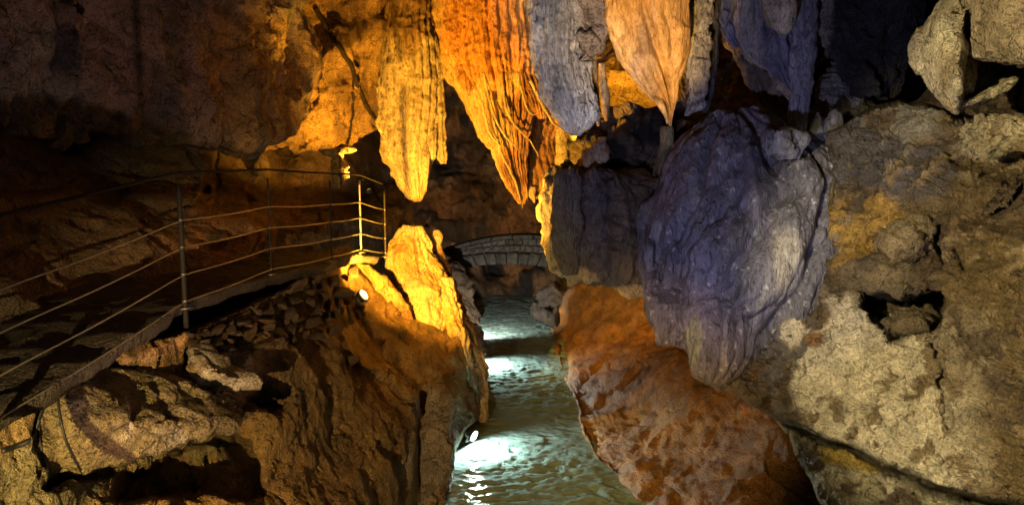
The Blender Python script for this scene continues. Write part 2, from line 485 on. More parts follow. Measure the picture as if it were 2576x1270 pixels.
# recessed wall behind the railed path
def recess_mod(px, py, d):
    wx = wpx(px, py, 26, .012, 3); wy = wpx(px, py, 18, .012, 5)
    # low bench of rock behind the path
    e = sstep(492, 512, py + wy * .5 + 10) * (1 - sstep(640, 668, px + wx - 0.25 * np.maximum(0, 620 - py) + (np.maximum(0, 590 - py)) * 0.9))
    d = d - 0.75 * e
    # dark hollow
    h = sstep(500, 530, px + wx) * (1 - sstep(470, 560, py + wy))
    d = d + 2.2 * h
    d = d + 1.5 * sstep(640, 720, px + wx)
    return d
sheet('recess_wall', [(-250, 300, 7.4), (-250, 900, 5.2), (0, 350, 8.2), (0, 700, 6.2), (200, 380, 9.4), (200, 650, 7.3), (450, 360, 10.6), (450, 650, 8.5), (660, 380, 12.0), (660, 620, 9.9), (850, 380, 12.5), (850, 600, 12.2), (1000, 400, 17), (1000, 650, 16)],
      (-280, 1010, 290, 860), [('fbm', .8, .14), ('facet', .9, .12), ('ridge', 2.5, .02), ('fbm', 7, .012)],
      colour_mix((0.20, 0.125, 0.08), [(ell(550, 590, 170, 110), (0.33, 0.17, 0.09)), (ell(300, 400, 260, 70), (.13, .11, .12)), (patches(1.2, .1, .5, 44), (.12, .09, .06))]), M_ROCK, 41, mod=recess_mod)

# ------------------------------------------------------------------ left hanging wall + orange wall behind
L1 = [(-280, -260, 330), (-100, -260, 335), (0, -260, 352), (60, -260, 372), (100, -260, 378), (150, -260, 390), (175, -260, 378), (205, -260, 352), (250, -260, 334), (300, -260, 327), (340, -260, 345), (368, -260, 366), (395, -260, 350), (430, -260, 356),
      (462, -260, 346), (478, -260, 342), (500, -260, 358), (560, -260, 352), (590, -240, 352), (622, -200, 372), (645, -160, 352), (690, -120, 330), (730, -50, 296), (760, 10, 262), (778, 60, 228), (786, 110, 190), (789, 135, 165)]
L1 = [(a, b, c - 22 if a < 640 else c) for a, b, c in L1]
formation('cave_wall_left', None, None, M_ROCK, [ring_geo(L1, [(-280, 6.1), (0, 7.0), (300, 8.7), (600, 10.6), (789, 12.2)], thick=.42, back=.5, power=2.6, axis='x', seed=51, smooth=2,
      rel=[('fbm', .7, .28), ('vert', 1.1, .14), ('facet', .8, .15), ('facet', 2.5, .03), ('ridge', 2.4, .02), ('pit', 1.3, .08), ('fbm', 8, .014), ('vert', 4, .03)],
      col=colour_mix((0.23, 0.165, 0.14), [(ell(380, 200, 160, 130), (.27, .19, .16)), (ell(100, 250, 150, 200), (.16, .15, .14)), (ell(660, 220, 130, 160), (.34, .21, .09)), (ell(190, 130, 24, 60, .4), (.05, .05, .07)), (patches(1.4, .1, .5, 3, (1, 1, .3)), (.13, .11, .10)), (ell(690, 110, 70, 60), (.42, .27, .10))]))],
      kind='structure')

L3 = [(600, -140, 330), (660, -140, 362), (740, -140, 372), (800, -140, 374), (868, -140, 374), (905, -140, 350), (948, -140, 306), (958, -140, 240), (975, -140, 130), (990, -140, 62), (1040, -140, 44), (1098, -140, 52), (1140, -140, 40)]
formation('cave_wall_behind', None, None, M_ROCK, [ring_geo(L3, [(600, 14.2), (800, 14.6), (1000, 15.0), (1140, 14.6)], thick=.35, back=.5, power=3.2, axis='x', seed=61, smooth=2,
      rel=[('fbm', .9, .16), ('facet', .9, .16), ('ridge', 2.2, .03), ('lump', 5, .05), ('fbm', 8, .016)],
      col=colour_mix((0.44, 0.27, 0.10), [(patches(1.6, .15, .5, 3), (.26, .15, .06)), (ell(900, 70, 60, 60), (.16, .09, .04))]))], kind='structure')

# ------------------------------------------------------------------ left bank
slab_top = interp_poly([(-200, 1200), (0, 1075), (110, 990), (235, 912), (330, 912), (480, 955), (560, 1000), (640, 1045)])
def bank_mod(px, py, d):
    wx = wpx(px, py, 22, .01, 13); wy = wpx(px, py, 16, .01, 15)
    # hollow under the big slab
    ex, ey = px + wx, py + wy
    hol = sstep(300, 340, ex + (ey - 1150) * .4) * (1 - sstep(640, 668, ex)) * sstep(0, 26, ey - np.interp(ex, [300, 480, 590, 640, 670], [1170, 1105, 1085, 1100, 1180])) * (1 - sstep(1240, 1262, ey))
    d = d + 0.95 * hol
    # wedge under the upper stone
    w2 = sstep(580, 612, ex) * (1 - sstep(690, 724, ex)) * sstep(0, 14, ey - np.interp(ex, [580, 645, 724], [1000, 962, 1010])) * (1 - sstep(0, 12, ey - np.interp(ex, [580, 680, 724], [1005, 1046, 1020])))
    d = d + 0.45 * w2
    # the slab stands proud
    sl = sstep(60, 120, ex) * (1 - sstep(585, 640, ex)) * sstep(0, 16, ey - slab_top(ex)) * (1 - sstep(-8, 18, ey - np.interp(ex, [60, 200, 340, 480, 590, 640], [1235, 1205, 1160, 1105, 1085, 1090])))
    d = d + 0.25 * sl
    # upper stone
    up = sstep(470, 500, ex) * (1 - sstep(635, 655, ex)) * sstep(880, 900, ey - (ex - 480) * .28) * (1 - sstep(960, 985, ey - (ex - 620) * .1))
    d = d + 0.12 * up
    # gully left of the pale column and behind
    gl = np.exp(-((px - 1065 + (py - 1100) * .06) / 16.0) ** 2) * sstep(970, 1010, py)
    d = d + 0.5 * gl
    # deep shade behind the yellow dripstone's foot
    rim = sstep(0, 18, px - np.interp(py, [800, 900, 960, 1040, 1080, 1130, 1240, 1300], [1190, 1205, 1214, 1210, 1165, 1140, 1128, 1120]))
    d = d + 1.3 * rim
    # top edge of the bank under the path rail
    te = 1 - sstep(-14, 4, py - np.interp(px, [-300, 0, 110, 240, 480, 690, 824, 870, 1000, 1200], [1230, 1052, 980, 905, 828, 735, 668, 650, 790, 850]))
    d = d + 1.6 * te
    return d
BANK = [(-250, 1250, 3.3), (-250, 1400, 3.2), (0, 1060, 3.9), (0, 1270, 3.75), (0, 1400, 3.5), (110, 990, 4.35), (240, 910, 5.0), (240, 1100, 4.85), (240, 1270, 4.4), (240, 1400, 4.1), (480, 835, 5.8), (500, 1000, 5.7), (500, 1270, 5.1), (690, 740, 7.4),
        (700, 900, 7.0), (700, 1100, 6.4), (700, 1270, 5.9), (824, 675, 8.8), (850, 850, 8.3), (850, 1100, 7.4), (900, 1270, 6.9), (900, 1400, 6.4), (930, 900, 9.2), (1000, 1000, 9.0), (1020, 1270, 7.9), (1020, 860, 10.6), (1120, 1000, 10.2), (1120, 1230, 8.9), (1200, 1050, 11.2), (1180, 900, 11.9), (1220, 950, 12.4), (1130, 1400, 7.9), (870, 690, 9.7), (915, 742, 10.9), (950, 800, 10.9)]
sheet('river_bank_left', BANK, (-280, 1260, 600, 1400), [('fbm', .9, .12), ('facet', 1.0, .12), ('ridge', 2.6, .016), ('pit', 4.0, .02), ('facet', 4, .018), ('fbm', 13, .010)],
      colour_mix((0.27, 0.155, 0.055), [(ell(680, 780, 230, 110), (.15, .09, .05)), (ell(330, 1060, 300, 150), (.2, .155, .07)), (ell(550, 930, 90, 50), (.36, .30, .22)), (ell(1080, 1120, 75, 130), (.30, .24, .19)), (patches(1.8, .2, .6, 9), (.17, .10, .04)), (ell(130, 1200, 200, 90), (.18, .15, .08)), (ell(1090, 930, 120, 70), (.42, .25, .08))]), M_MUD, 71, mod=bank_mod, keep=lambda px, py: (py > np.interp(px, [-300, 0, 110, 240, 480, 690, 824, 870, 1000, 1200, 1260], [1200, 1020, 945, 870, 790, 695, 628, 612, 745, 815, 830])) & (px < np.interp(py, [800, 900, 960, 1040, 1080, 1130, 1240, 1300], [1190, 1205, 1214, 1210, 1165, 1140, 1128, 1120]) + 22))

# ------------------------------------------------------------------ path behind the railing
RAILPTS = [(-560, 2.62), (-1, 3.65), (447, 5.6), (672, 7.3), (828, 8.7), (903, 9.8), (966, 10.6)]
TOPY = {-560: 680, -1: 540, 447: 433, 672: 426, 828: 436, 903: 438, 966: 464}
def rail_base(px, d):
    """floor point under the railing: 1.1 m under the top rail"""
    p = P(px, TOPY[px], d); return p
def build_path():
    pts = []
    for px, d in RAILPTS:
        p = P(px, TOPY[px], d); pts.append((p[0], p[1], p[2] - (1.0 if px < 500 else 1.06)))
    pts.append((pts[-1][0] - 1.2, pts[-1][1] + 1.6, pts[-1][2] - .1))
    pts = np.array(pts)
    s = np.concatenate([[0], np.cumsum(np.linalg.norm(np.diff(pts, axis=0), axis=1))])
    t = np.arange(0, s[-1], 0.04)
    c = np.stack([smooth1(np.interp(t, s, pts[:, k]), 6) for k in range(3)], -1)
    tn = np.gradient(c, axis=0)[:, :2]; tn /= np.linalg.norm(tn, axis=1, keepdims=True)
    nrm = np.stack([-tn[:, 1], tn[:, 0]], -1)
    prof = np.array([(0.25, -0.13), (0.03, -0.11), (0.0, -0.03), (0.012, 0.0)] + [(q, 0.0) for q in np.linspace(.05, 2.6, 50)])
    V = np.zeros((len(t), len(prof), 3))
    wd = np.interp(t, [0, s[4], s[5], s[-1]], [1, .8, .42, .3])[:, None, None]
    V[..., :2] = c[:, None, :2] + nrm[:, None, :] * np.where(prof[None, :, :1] > 0.2, prof[None, :, :1] * wd, prof[None, :, :1])
    V[..., 2] = c[:, None, 2] + prof[None, :, 1]
    V[..., 2] += 0.02 * fbm(V * 4, 4, 8); V[..., 0] += 0.02 * fbm(V * 3, 3, 28)
    cc = np.ones(V.shape) * np.array((.045, .033, .027))
    o = mesh_object('path', V.reshape(-1, 3), grid_faces(*V.shape[:2], False), [], cc.reshape(-1, 3), M_ROCK)
    tag(o, None, kind='structure')
build_path()

# ------------------------------------------------------------------ right wall
crack = interp_poly([(1700, 900), (1780, 948), (1850, 990), (1950, 1045), (2050, 1092), (2150, 1126), (2250, 1178), (2350, 1216), (2450, 1246), (2575, 1272), (2800, 1330)])
rtop = interp_poly([(1900, 345), (2060, 335), (2120, 312), (2160, 285), (2200, 265), (2260, 252), (2330, 262), (2400, 292), (2480, 300), (2800, 300)])
rleft = interp_poly([(200, 2072), (330, 2076), (420, 2096), (500, 2080), (580, 2086), (640, 2068), (700, 2064), (745, 2040), (790, 1995), (850, 1900), (940, 1790), (990, 1850), (1090, 1985), (1180, 2030), (1290, 2090), (1420, 2150)])
def right_mod(px, py, d):
    wx = wpx(px, py, 22, .012, 23); wy = wpx(px, py, 14, .014, 25)
    s = py + wy * .6 - crack(px)
    d = d + 0.28 * sstep(-2, 10, s) + 0.55 * np.exp(-((s - 10) / 11.0) ** 2)
    # hollow in the middle of the wall, with a stratified lip above
    ex, ey = px + wx, py + wy
    ex2, ey2 = ex, ey
    ex = ex + wpx(px, py, 16, .02, 27); ey = ey + wpx(px, py, 12, .02, 28)
    hol = sstep(2125, 2160, ex) * (1 - sstep(2365, 2385, ex)) * sstep(0, 10, ey - np.interp(ex, [2120, 2200, 2300, 2385], [722, 736, 728, 712])) * (1 - sstep(0, 14, ey - np.interp(ex, [2120, 2180, 2240, 2310, 2385], [760, 800, 840, 818, 790])))
    d = d + 0.95 * hol
    ex, ey = ex2, ey2
    lip = sstep(2070, 2100, ex) * (1 - sstep(2360, 2400, ex)) * sstep(640, 668, ey) * (1 - sstep(728, 742, ey))
    d = d - 0.22 * lip
    # overhanging cream block: drops back above its top
    cr = sstep(0, 30, ey - np.interp(ex, [1990, 2080, 2130, 2190, 2300, 2400], [800, 755, 745, 800, 830, 900]))
    d = d - 0.15 * cr * (1 - sstep(2250, 2420, ex))
    # fissures
    for x0, y0, x1, y1, wd, am in [(2360, 560, 2375, 690, 9, .3), (2330, 860, 2400, 1080, 8, .09), (2080, 640, 2330, 560, 6, .16), (2400, 400, 2575, 470, 9, .25), (2420, 620, 2440, 690, 12, .25), (2480, 540, 2575, 470, 10, .35)]:
        L = math.hypot(x1 - x0, y1 - y0); ux, uy = (x1 - x0) / L, (y1 - y0) / L
        al = (ex - x0) * ux + (ey - y0) * uy; pe = -(ex - x0) * uy + (ey - y0) * ux
        d = d + am * np.exp(-(pe / wd) ** 2) * sstep(-10, 15, al) * (1 - sstep(L - 15, L + 10, al))
    # shelf under the big boulder
    sh = sstep(2395, 2440, ex) * (1 - sstep(385, 402, ey))
    d = d - 0.16 * sh
    d = d + 3.2 * (1 - sstep(-14, 10, py - rtop(px) + wy * .4))
    d = d + 2.6 * (1 - sstep(-26, 10, px + wx * .5 - rleft(py)))
    return d
RIGHT = [(1950, 250, 9.0), (2000, 450, 8.55), (2000, 700, 8.3), (2110, 500, 8.15), (2110, 700, 7.9), (1850, 900, 8.5), (1790, 945, 8.5), (1985, 1090, 7.4), (2090, 1290, 6.7), (2250, 300, 8.3), (2250, 450, 7.5), (2250, 600, 7.3), (2250, 750, 7.1), (2250, 900, 6.7), (2250, 1050, 6.5), (2250, 1290, 6.0), (2450, 320, 7.3), (2450, 500, 6.5), (2450, 700, 6.0),
         (2450, 900, 5.7), (2450, 1100, 5.5), (2450, 1300, 5.3), (2700, 320, 6.1), (2700, 600, 5.2), (2700, 900, 4.8), (2700, 1350, 4.5), (2150, 1180, 6.7)]
def cream_mask(px, py, w, n):
    s = py - crack(px)
    ex, ey = px + n * 34, py + n * 26
    a = 1 - sstep(.9, 1.06, np.sqrt(((ex - 2150) / 165) ** 2 + ((ey - 890) / 135) ** 2))
    b = sstep(-190, -165, s + n * 40 + np.maximum(0, ex - 2250) * .5) * (1 - sstep(-4, 2, s)) * sstep(1990, 2020, ex) * (1 - sstep(2340, 2520, ex))
    return np.clip(a + b, 0, 1)
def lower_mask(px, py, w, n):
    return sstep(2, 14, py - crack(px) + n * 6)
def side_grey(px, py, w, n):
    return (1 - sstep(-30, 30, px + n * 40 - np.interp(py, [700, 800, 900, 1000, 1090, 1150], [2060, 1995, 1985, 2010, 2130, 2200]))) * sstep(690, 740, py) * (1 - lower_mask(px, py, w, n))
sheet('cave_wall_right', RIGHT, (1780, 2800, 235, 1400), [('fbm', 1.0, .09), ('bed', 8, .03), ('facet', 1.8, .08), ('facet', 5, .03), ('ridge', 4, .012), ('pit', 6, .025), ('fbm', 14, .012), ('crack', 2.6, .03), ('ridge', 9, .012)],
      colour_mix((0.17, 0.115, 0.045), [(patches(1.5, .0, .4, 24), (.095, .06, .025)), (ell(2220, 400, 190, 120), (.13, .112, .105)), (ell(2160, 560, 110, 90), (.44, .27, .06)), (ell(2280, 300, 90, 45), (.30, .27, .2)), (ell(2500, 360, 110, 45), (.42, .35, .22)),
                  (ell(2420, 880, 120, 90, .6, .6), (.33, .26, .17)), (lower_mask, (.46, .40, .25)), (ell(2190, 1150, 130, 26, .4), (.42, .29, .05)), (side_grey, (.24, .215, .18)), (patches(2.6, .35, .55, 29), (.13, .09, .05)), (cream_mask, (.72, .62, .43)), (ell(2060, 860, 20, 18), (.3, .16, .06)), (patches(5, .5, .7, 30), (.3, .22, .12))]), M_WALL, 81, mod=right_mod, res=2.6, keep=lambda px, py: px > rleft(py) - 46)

# ------------------------------------------------------------------ right bank boulders
by = [690, 720, 760, 800, 830, 860, 890, 930, 960, 1010, 1060, 1110, 1180, 1270, 1360]
bx = [1480, 1435, 1405, 1392, 1386, 1390, 1398, 1412, 1425, 1442, 1441, 1468, 1528, 1616, 1705]
edge_b = interp_poly(list(zip(by, bx)))
ORB = [(x, y, float(water_depth(y)) - .1) for x, y in zip(bx, by) if y >= 830]
ORB += [(1392, 800, 18.2), (1405, 760, 18.0), (1480, 700, 17.2), (1500, 760, 16.2), (1500, 850, 15.0), (1650, 760, 13.6), (1650, 850, 12.8), (1560, 950, 12.3), (1600, 1050, 10.6), (1750, 900, 11.0), (1750, 1000, 9.9), (1800, 1100, 9.0), (1900, 1000, 9.0), (1600, 1180, 9.2), (1800, 1220, 8.1),
        (1950, 1100, 8.2), (2000, 1270, 7.5), (2100, 1350, 7.2), (1850, 1380, 7.2), (1720, 1300, 7.9), (2100, 1100, 8.0), (1800, 760, 12.4), (1460, 1060, 11.1), (1490, 1100, 10.6), (1560, 1190, 9.4)]
def boulder_mod(px, py, d):
    wx = wpx(px, py, 10, .02, 33); wy = wpx(px, py, 10, .02, 35)
    d = d + 3.0 * (1 - sstep(-16, 6, px + wx - edge_b(py)))
    d = d + 3.0 * (1 - sstep(-18, 4, py + wy - np.interp(px, [1380, 1440, 1500, 1620, 1800], [800, 706, 688, 690, 700])))
    d = d + .5 * np.exp(-((px - 1420 - (py - 900) * .1) / 9) ** 2) * sstep(830, 850, py) * (1 - sstep(930, 960, py))
    d = d - .12 * sstep(820, 835, py + wy * .6) * (1 - sstep(1440, 1480, px)) 
    return d
sheet('bank_boulder', ORB, (1360, 2160, 670, 1400), [('fbm', .8, .14), ('facet', .7, .10), ('fbm', 5, .014), ('pit', 2.2, .025), ('facet', 3, .018), ('fbm', 15, .006), ('crack', 1.0, .025)],
      colour_mix((0.38, 0.185, 0.05), [(patches(1.6, .1, .6, 13), (.25, .11, .028)), (ell(1520, 760, 150, 70), (.25, .14, .06)), (ell(1900, 1180, 160, 120), (.26, .13, .045)), (patches(3, .3, .6, 6), (.34, .19, .06))]), M_MUD, 91, mod=boulder_mod, keep=lambda px, py: (px > edge_b(py) - 20) & (py > np.interp(px, [1380, 1440, 1500, 1620, 1800], [785, 690, 672, 672, 680])), label='huge rust brown boulder lying along the right bank of the stream', kind=None)
bpy.data.objects['bank_boulder']['category'] = 'boulder'
formation('wedge_rock', 'dark pointed rock at the water edge near the stone bridge', 'rock', M_MUD,
          [ring_geo([(678, 1440, 1500), (700, 1415, 1510), (740, 1368, 1520), (780, 1334, 1500), (800, 1345, 1480), (815, 1372, 1450)], [(678, 19.0), (815, 18.6)], seed=93, rel=[('facet', 1.6, .2), ('fbm', 2, .1), ('ridge', 4, .04)], col=(.06, .045, .03))])

# ------------------------------------------------------------------ blue-lit flowstone and neighbours on the right
def streaks(px, py, w, n):
    return sstep(.45, .62, fbm(np.stack([(px - py * -.12) * .034, py * .0055, px * 0 + 3.3], -1), 4, 77) + n * .1)
def rt(y): return 1
BFcol = colour_mix((.20, .19, .228), [(lambda px, py, w, n: sstep(1830, 1960, px + n * 60), (.135, .13, .16)), (streaks, (.26, .25, .25)), (patches(2.2, .15, .5, 33, (1, 1, .4)), (.14, .135, .17)), (ell(1900, 640, 22, 100, .6, .8), (.34, .31, .27)), (ell(1990, 870, 80, 160, .4), (.16, .145, .12)), (patches(17, .85, .95, 36), (.5, .47, .44)), (ell(2085, 560, 14, 90), (.3, .2, .08)), (ell(1752, 860, 12, 60), (.34, .35, .26))])
bf_rel = [('fbm', 1.1, .06), ('vert', 2.0, .05), ('fbm', 14, .005), ('vert', 6, .018)]
formation('flowstone_cascade', 'massive blue grey flowstone cascade with a ragged dripping hem on the right wall', 'flowstone', M_WET, [
    ring_geo([(284, 1800, 1880), (300, 1770, 1925), (330, 1742, 2010), (370, 1708, 2050), (430, 1686, 2085), (480, 1680, 2088), (520, 1655, 2088), (560, 1628, 2086), (610, 1615, 2082), (700, 1617, 2068), (760, 1628, 2040), (800, 1642, 2015), (835, 1654, 2008), (862, 1700, 2004), (890, 1752, 2000), (930, 1762, 1996), (960, 1790, 1994), (985, 1850, 1990), (1015, 1900, 1985), (1035, 1940, 1975)],
             [(284, 9.6), (480, 9.1), (700, 8.9), (880, 8.8), (1035, 8.3)], thick=[(284, .75), (700, .75), (900, .55), (1035, .4)], skew=-.3, back=.6, power=2.3, seed=101, flute=[(6, .12, .9, -.5), (15, .05, 1.0, -1.0), (41, .014, 1.0, -2.4)], rel=bf_rel, crease=[([(284, .30), (480, .26), (700, .24), (990, .3)], .03, .14), ([(284, .5), (480, .52), (700, .45), (990, .4)], .03, .16), ([(284, .66), (480, .70), (700, .62), (990, .5)], .025, .10)], col=BFcol, smooth=4),
    ring_geo([(660, 1622, 1720), (740, 1626, 1735), (800, 1640, 1745), (835, 1652, 1748), (858, 1656, 1705), (866, 1660, 1690)], [(660, 9.1), (760, 8.62), (866, 8.5)], thick=.7, seed=103, flute=[(5, .05, .6)], rel=bf_rel, col=BFcol, smooth=2),
    ring_geo([(660, 1700, 1860), (800, 1735, 1880), (880, 1756, 1880), (925, 1762, 1840), (945, 1766, 1800), (956, 1772, 1788)], [(660, 9.0), (790, 8.4), (956, 8.25)], thick=.6, seed=104, flute=[(7, .05, .6)], rel=bf_rel, col=BFcol, smooth=2),
    *[ring_geo([(yt, xc - w * .9, xc + w * .9), (yb - 40, xc - w, xc + w), (yb - 14, xc - w * .6 + 1, xc + w * .7 + 1), (yb, xc - 2, xc + 3)], [(yt, dd + .55), (yt + 60, dd), (yb, dd)], thick=.8, seed=300 + q, flute=[(3, .03, .5)], rel=bf_rel, col=BFcol, smooth=1)
      for q, (xc, w, yt, yb, dd) in enumerate([(1668, 14, 720, 862, 8.6), (1696, 11, 740, 848, 8.55), (1722, 13, 740, 876, 8.5), (1748, 10, 760, 866, 8.45), (1778, 14, 800, 958, 8.35), (1806, 13, 800, 944, 8.3), (1838, 14, 820, 962, 8.3), (1872, 14, 820, 984, 8.3), (1905, 12, 830, 990, 8.35), (1640, 12, 640, 790, 8.75), (1632, 10, 560, 690, 8.85)])],
    ring_geo([(700, 1820, 1990), (860, 1830, 1975), (930, 1838, 1950), (965, 1852, 1930), (985, 1870, 1905)], [(700, 9.0), (830, 8.4), (985, 8.25)], thick=.5, seed=105, flute=[(6, .05, .6)], rel=bf_rel, col=BFcol, smooth=2)])
formation('rock_stump', 'squat grey stump perched on the crest of the blue grey flowstone', 'rock', M_WET,
          [ring_geo(dome(318, 372, 1910, 2042, .0) + [(390, 1935, 2030), (404, 1965, 2010)], [(316, 8.5), (402, 8.4)], thick=.6, seed=107, rel=[('fbm', 2.4, .08), ('facet', 3, .10), ('lump', 5, .05)], col=(.23, .23, .27))])
formation('dripstone_shield', 'broad fluted grey dripstone block above the rust brown boulder', 'flowstone', M_CALC, [
    ring_geo([(430, 1405, 1470), (442, 1392, 1640), (470, 1380, 1690), (520, 1378, 1700), (560, 1388, 1700), (600, 1384, 1690), (640, 1386, 1680), (668, 1402, 1660), (690, 1442, 1640), (705, 1500, 1632), (722, 1560, 1622), (745, 1590, 1612)], [(430, 10.2), (745, 9.9)], thick=.5, power=2.4, seed=111,
             flute=[(12, .07, .9), (31, .03, .9)], rel=[('fbm', 2, .08), ('vert', 3, .10), ('lump', 6, .05), ('fbm', 8, .03)], col=colour_mix((.115, .105, .112), [(patches(2, .1, .5, 43, (1, 1, .3)), (.05, .046, .048)), (ell(1600, 600, 70, 160), (.13, .10, .065)), (ell(1385, 600, 22, 160), (.5, .42, .3)), (ell(1590, 725, 60, 30), (.5, .4, .25)), (ell(1430, 680, 60, 18), (.45, .38, .28))]), smooth=2),  # pale left-edge mask puts the warm rim light into the colour
    ring_geo([(425, 1408, 1440), (445, 1394, 1455), (520, 1392, 1460), (640, 1400, 1455), (690, 1420, 1450)], 9.6, thick=.9, seed=113, rel=[('fbm', 3, .05), ('vert', 4, .05), ('lump', 4, .04)], col=(.12, .11, .115))])
formation('broken_ledge', 'dark lumpy ledge of broken dripstone between grey block and hanging stalactites', 'rock ledge', M_DARK,
          [ring_geo([(282, 1545, 1690), (300, 1510, 1760), (330, 1470, 1790), (360, 1455, 1770), (400, 1450, 1720), (440, 1452, 1700), (500, 1470, 1690)], 10.9, thick=.5, power=2.6, seed=115, rel=[('lump', 3.2, .34), ('lump', 7, .12), ('fbm', 5, .06), ('ridge', 5, .05)], col=colour_mix((.13, .10, .07), [(patches(2.4, .1, .5, 53), (.34, .25, .15)), (patches(2.1, .2, .5, 57), (.035, .03, .028))]))])
formation('banded_column', 'short gold lit banded column beside the grey dripstone block', 'column', M_CALC,
          [ring_geo([(325, 1398, 1426), (345, 1396, 1430), (356, 1399, 1427), (370, 1396, 1431), (384, 1399, 1428), (400, 1395, 1432), (414, 1398, 1430), (442, 1394, 1436)], 12.5, thick=.9, seed=117, smooth=1, flute=[(5, .03, .3)], rel=[('fbm', 6, .02)], col=CREAM),
           ring_geo([(325, 1424, 1452), (380, 1426, 1456), (445, 1428, 1462)], 12.6, thick=.9, seed=118, flute=[(4, .03, .3)], rel=[('fbm', 6, .02)], col=(.4, .32, .22))])
formation('knobbly_stalagmite', 'knobbly tan lump leaning against the dark broken ledge', 'stalagmite', M_CALC,
          [ring_geo([(345, 1508, 1522), (358, 1490, 1530), (385, 1472, 1532), (410, 1456, 1525), (430, 1450, 1500), (448, 1452, 1490)], 10.3, thick=.8, seed=119, rel=[('lump', 5, .1), ('fbm', 5, .04)], col=(.42, .33, .22))])
formation('pale_stump', 'small pale yellow stump directly below the tip of the tan stalactite', 'stalagmite', M_CALC,
          [ring_geo([(318, 1664, 1690), (330, 1660, 1692), (362, 1660, 1694), (400, 1650, 1700), (460, 1640, 1710)], 10.1, thick=.9, seed=121, rel=[('fbm', 5, .03)], col=colour_mix((.5, .42, .2), [(lambda px, py, w, n: sstep(355, 385, py + n * 20), (.2, .17, .1))]))])

# ------------------------------------------------------------------ hanging dripstone
rib_rel = [('fbm', 2.2, .04), ('fbm', 9, .02), ('lump', 9, .018)]
gold = colour_mix(CREAM, [(patches(2.5, .1, .5, 63, (1, 1, .3)), (.42, .28, .13)), (lambda px, py, w, n: 1 - sstep(60, 150, py + n * 40), (.26, .16, .08))])  # dark top: shade of the ceiling recess put into the colour
formation('ribbed_stalactite', 'thick ribbed golden stalactite with a rounded tip, hanging left of the orange drapery', 'stalactite', M_CALC, [
    ring_geo([(-80, 975, 1085), (40, 972, 1095), (100, 964, 1108), (200, 958, 1112), (300, 958, 1108), (370, 960, 1100), (396, 964, 1090), (420, 984, 1082), (455, 998, 1078), (480, 1014, 1072), (496, 1032, 1064), (507, 1044, 1056)], 12.7, thick=.85, seed=131, flute=[(12, .10, .35), (27, .03, .4)], rel=rib_rel, col=gold, res=2.4, smooth=2),
    ring_geo([(120, 1080, 1112), (250, 1082, 1120), (330, 1086, 1124), (380, 1090, 1124), (402, 1100, 1123), (412, 1110, 1121)], 12.6, thick=.9, seed=132, flute=[(4, .05, .3)], rel=rib_rel, col=gold, res=2.4, smooth=2),
    ring_geo([(260, 1060, 1096), (360, 1070, 1100), (395, 1078, 1098), (402, 1085, 1094)], [(260, 12.9), (330, 12.45), (402, 12.4)], thick=.9, seed=133, flute=[(4, .05, .3)], rel=rib_rel, col=gold, res=2.4, smooth=2),
    ring_geo([(300, 1050, 1078), (420, 1060, 1082), (470, 1062, 1076), (484, 1066, 1072)], [(300, 12.9), (390, 12.3), (484, 12.3)], thick=.9, seed=134, flute=[(3, .03, .3)], rel=rib_rel, col=gold, res=2.4, smooth=2)])
org = colour_mix((.55, .36, .15), [(patches(2.5, .1, .5, 64, (1, 1, .3)), (.48, .24, .08)), (ell(1230, 90, 120, 120), (.58, .26, .06)), (ell(1340, 330, 70, 130), (.30, .14, .06))])  # last mask: shade of the recessed lower fold put into the colour
formation('orange_drapery', 'great orange fluted drapery sweeping down to a point, largest of the hanging dripstone', 'drapery', M_CALC, [
    ring_geo([(-90, 1092, 1340), (0, 1098, 1338), (80, 1106, 1342), (150, 1120, 1345), (205, 1134, 1344), (245, 1162, 1342), (300, 1184, 1335), (335, 1202, 1325), (370, 1235, 1318), (420, 1258, 1316), (465, 1280, 1322), (495, 1298, 1324), (512, 1308, 1317)], [(-90, 12.0), (200, 12.2), (512, 12.6)], thick=.62, seed=141, flute=[(14, .11, .7), (31, .035, .6)], rel=rib_rel + [('vert', 2, .04)], col=org, res=2.4, smooth=2),
    ring_geo([(60, 1110, 1150), (140, 1118, 1160), (190, 1124, 1160), (206, 1128, 1146), (214, 1132, 1140)], [(60, 12.3), (130, 11.98), (214, 11.95)], thick=.8, seed=142, flute=[(4, .04, .3)], rel=rib_rel, col=org, res=2.4, smooth=2),
    ring_geo([(100, 1140, 1190), (190, 1152, 1192), (225, 1160, 1190), (243, 1168, 1180)], [(100, 12.3), (170, 11.9), (243, 11.85)], thick=.8, seed=143, flute=[(4, .04, .3)], rel=rib_rel, col=org, res=2.4, smooth=2),
    ring_geo([(130, 1285, 1365), (220, 1280, 1392), (290, 1272, 1402), (380, 1278, 1402), (450, 1285, 1396), (478, 1296, 1392), (490, 1310, 1356), (500, 1330, 1348)], 12.8, thick=.4, seed=144, flute=[(9, .06, .8)], rel=rib_rel, col=colour_mix((.34, .17, .075), [(patches(3, .1, .5, 65), (.25, .12, .05))]), res=2.4, smooth=2),  # recessed fold: its shade is part of the darker red-brown
    ring_geo([(20, 1270, 1345), (120, 1290, 1352), (200, 1305, 1362), (250, 1330, 1372), (285, 1345, 1376), (300, 1356, 1372)], [(20, 12.2), (120, 11.85), (300, 11.8)], thick=.6, seed=145, flute=[(7, .06, .9)], rel=rib_rel, col=org, res=2.4, smooth=2)])
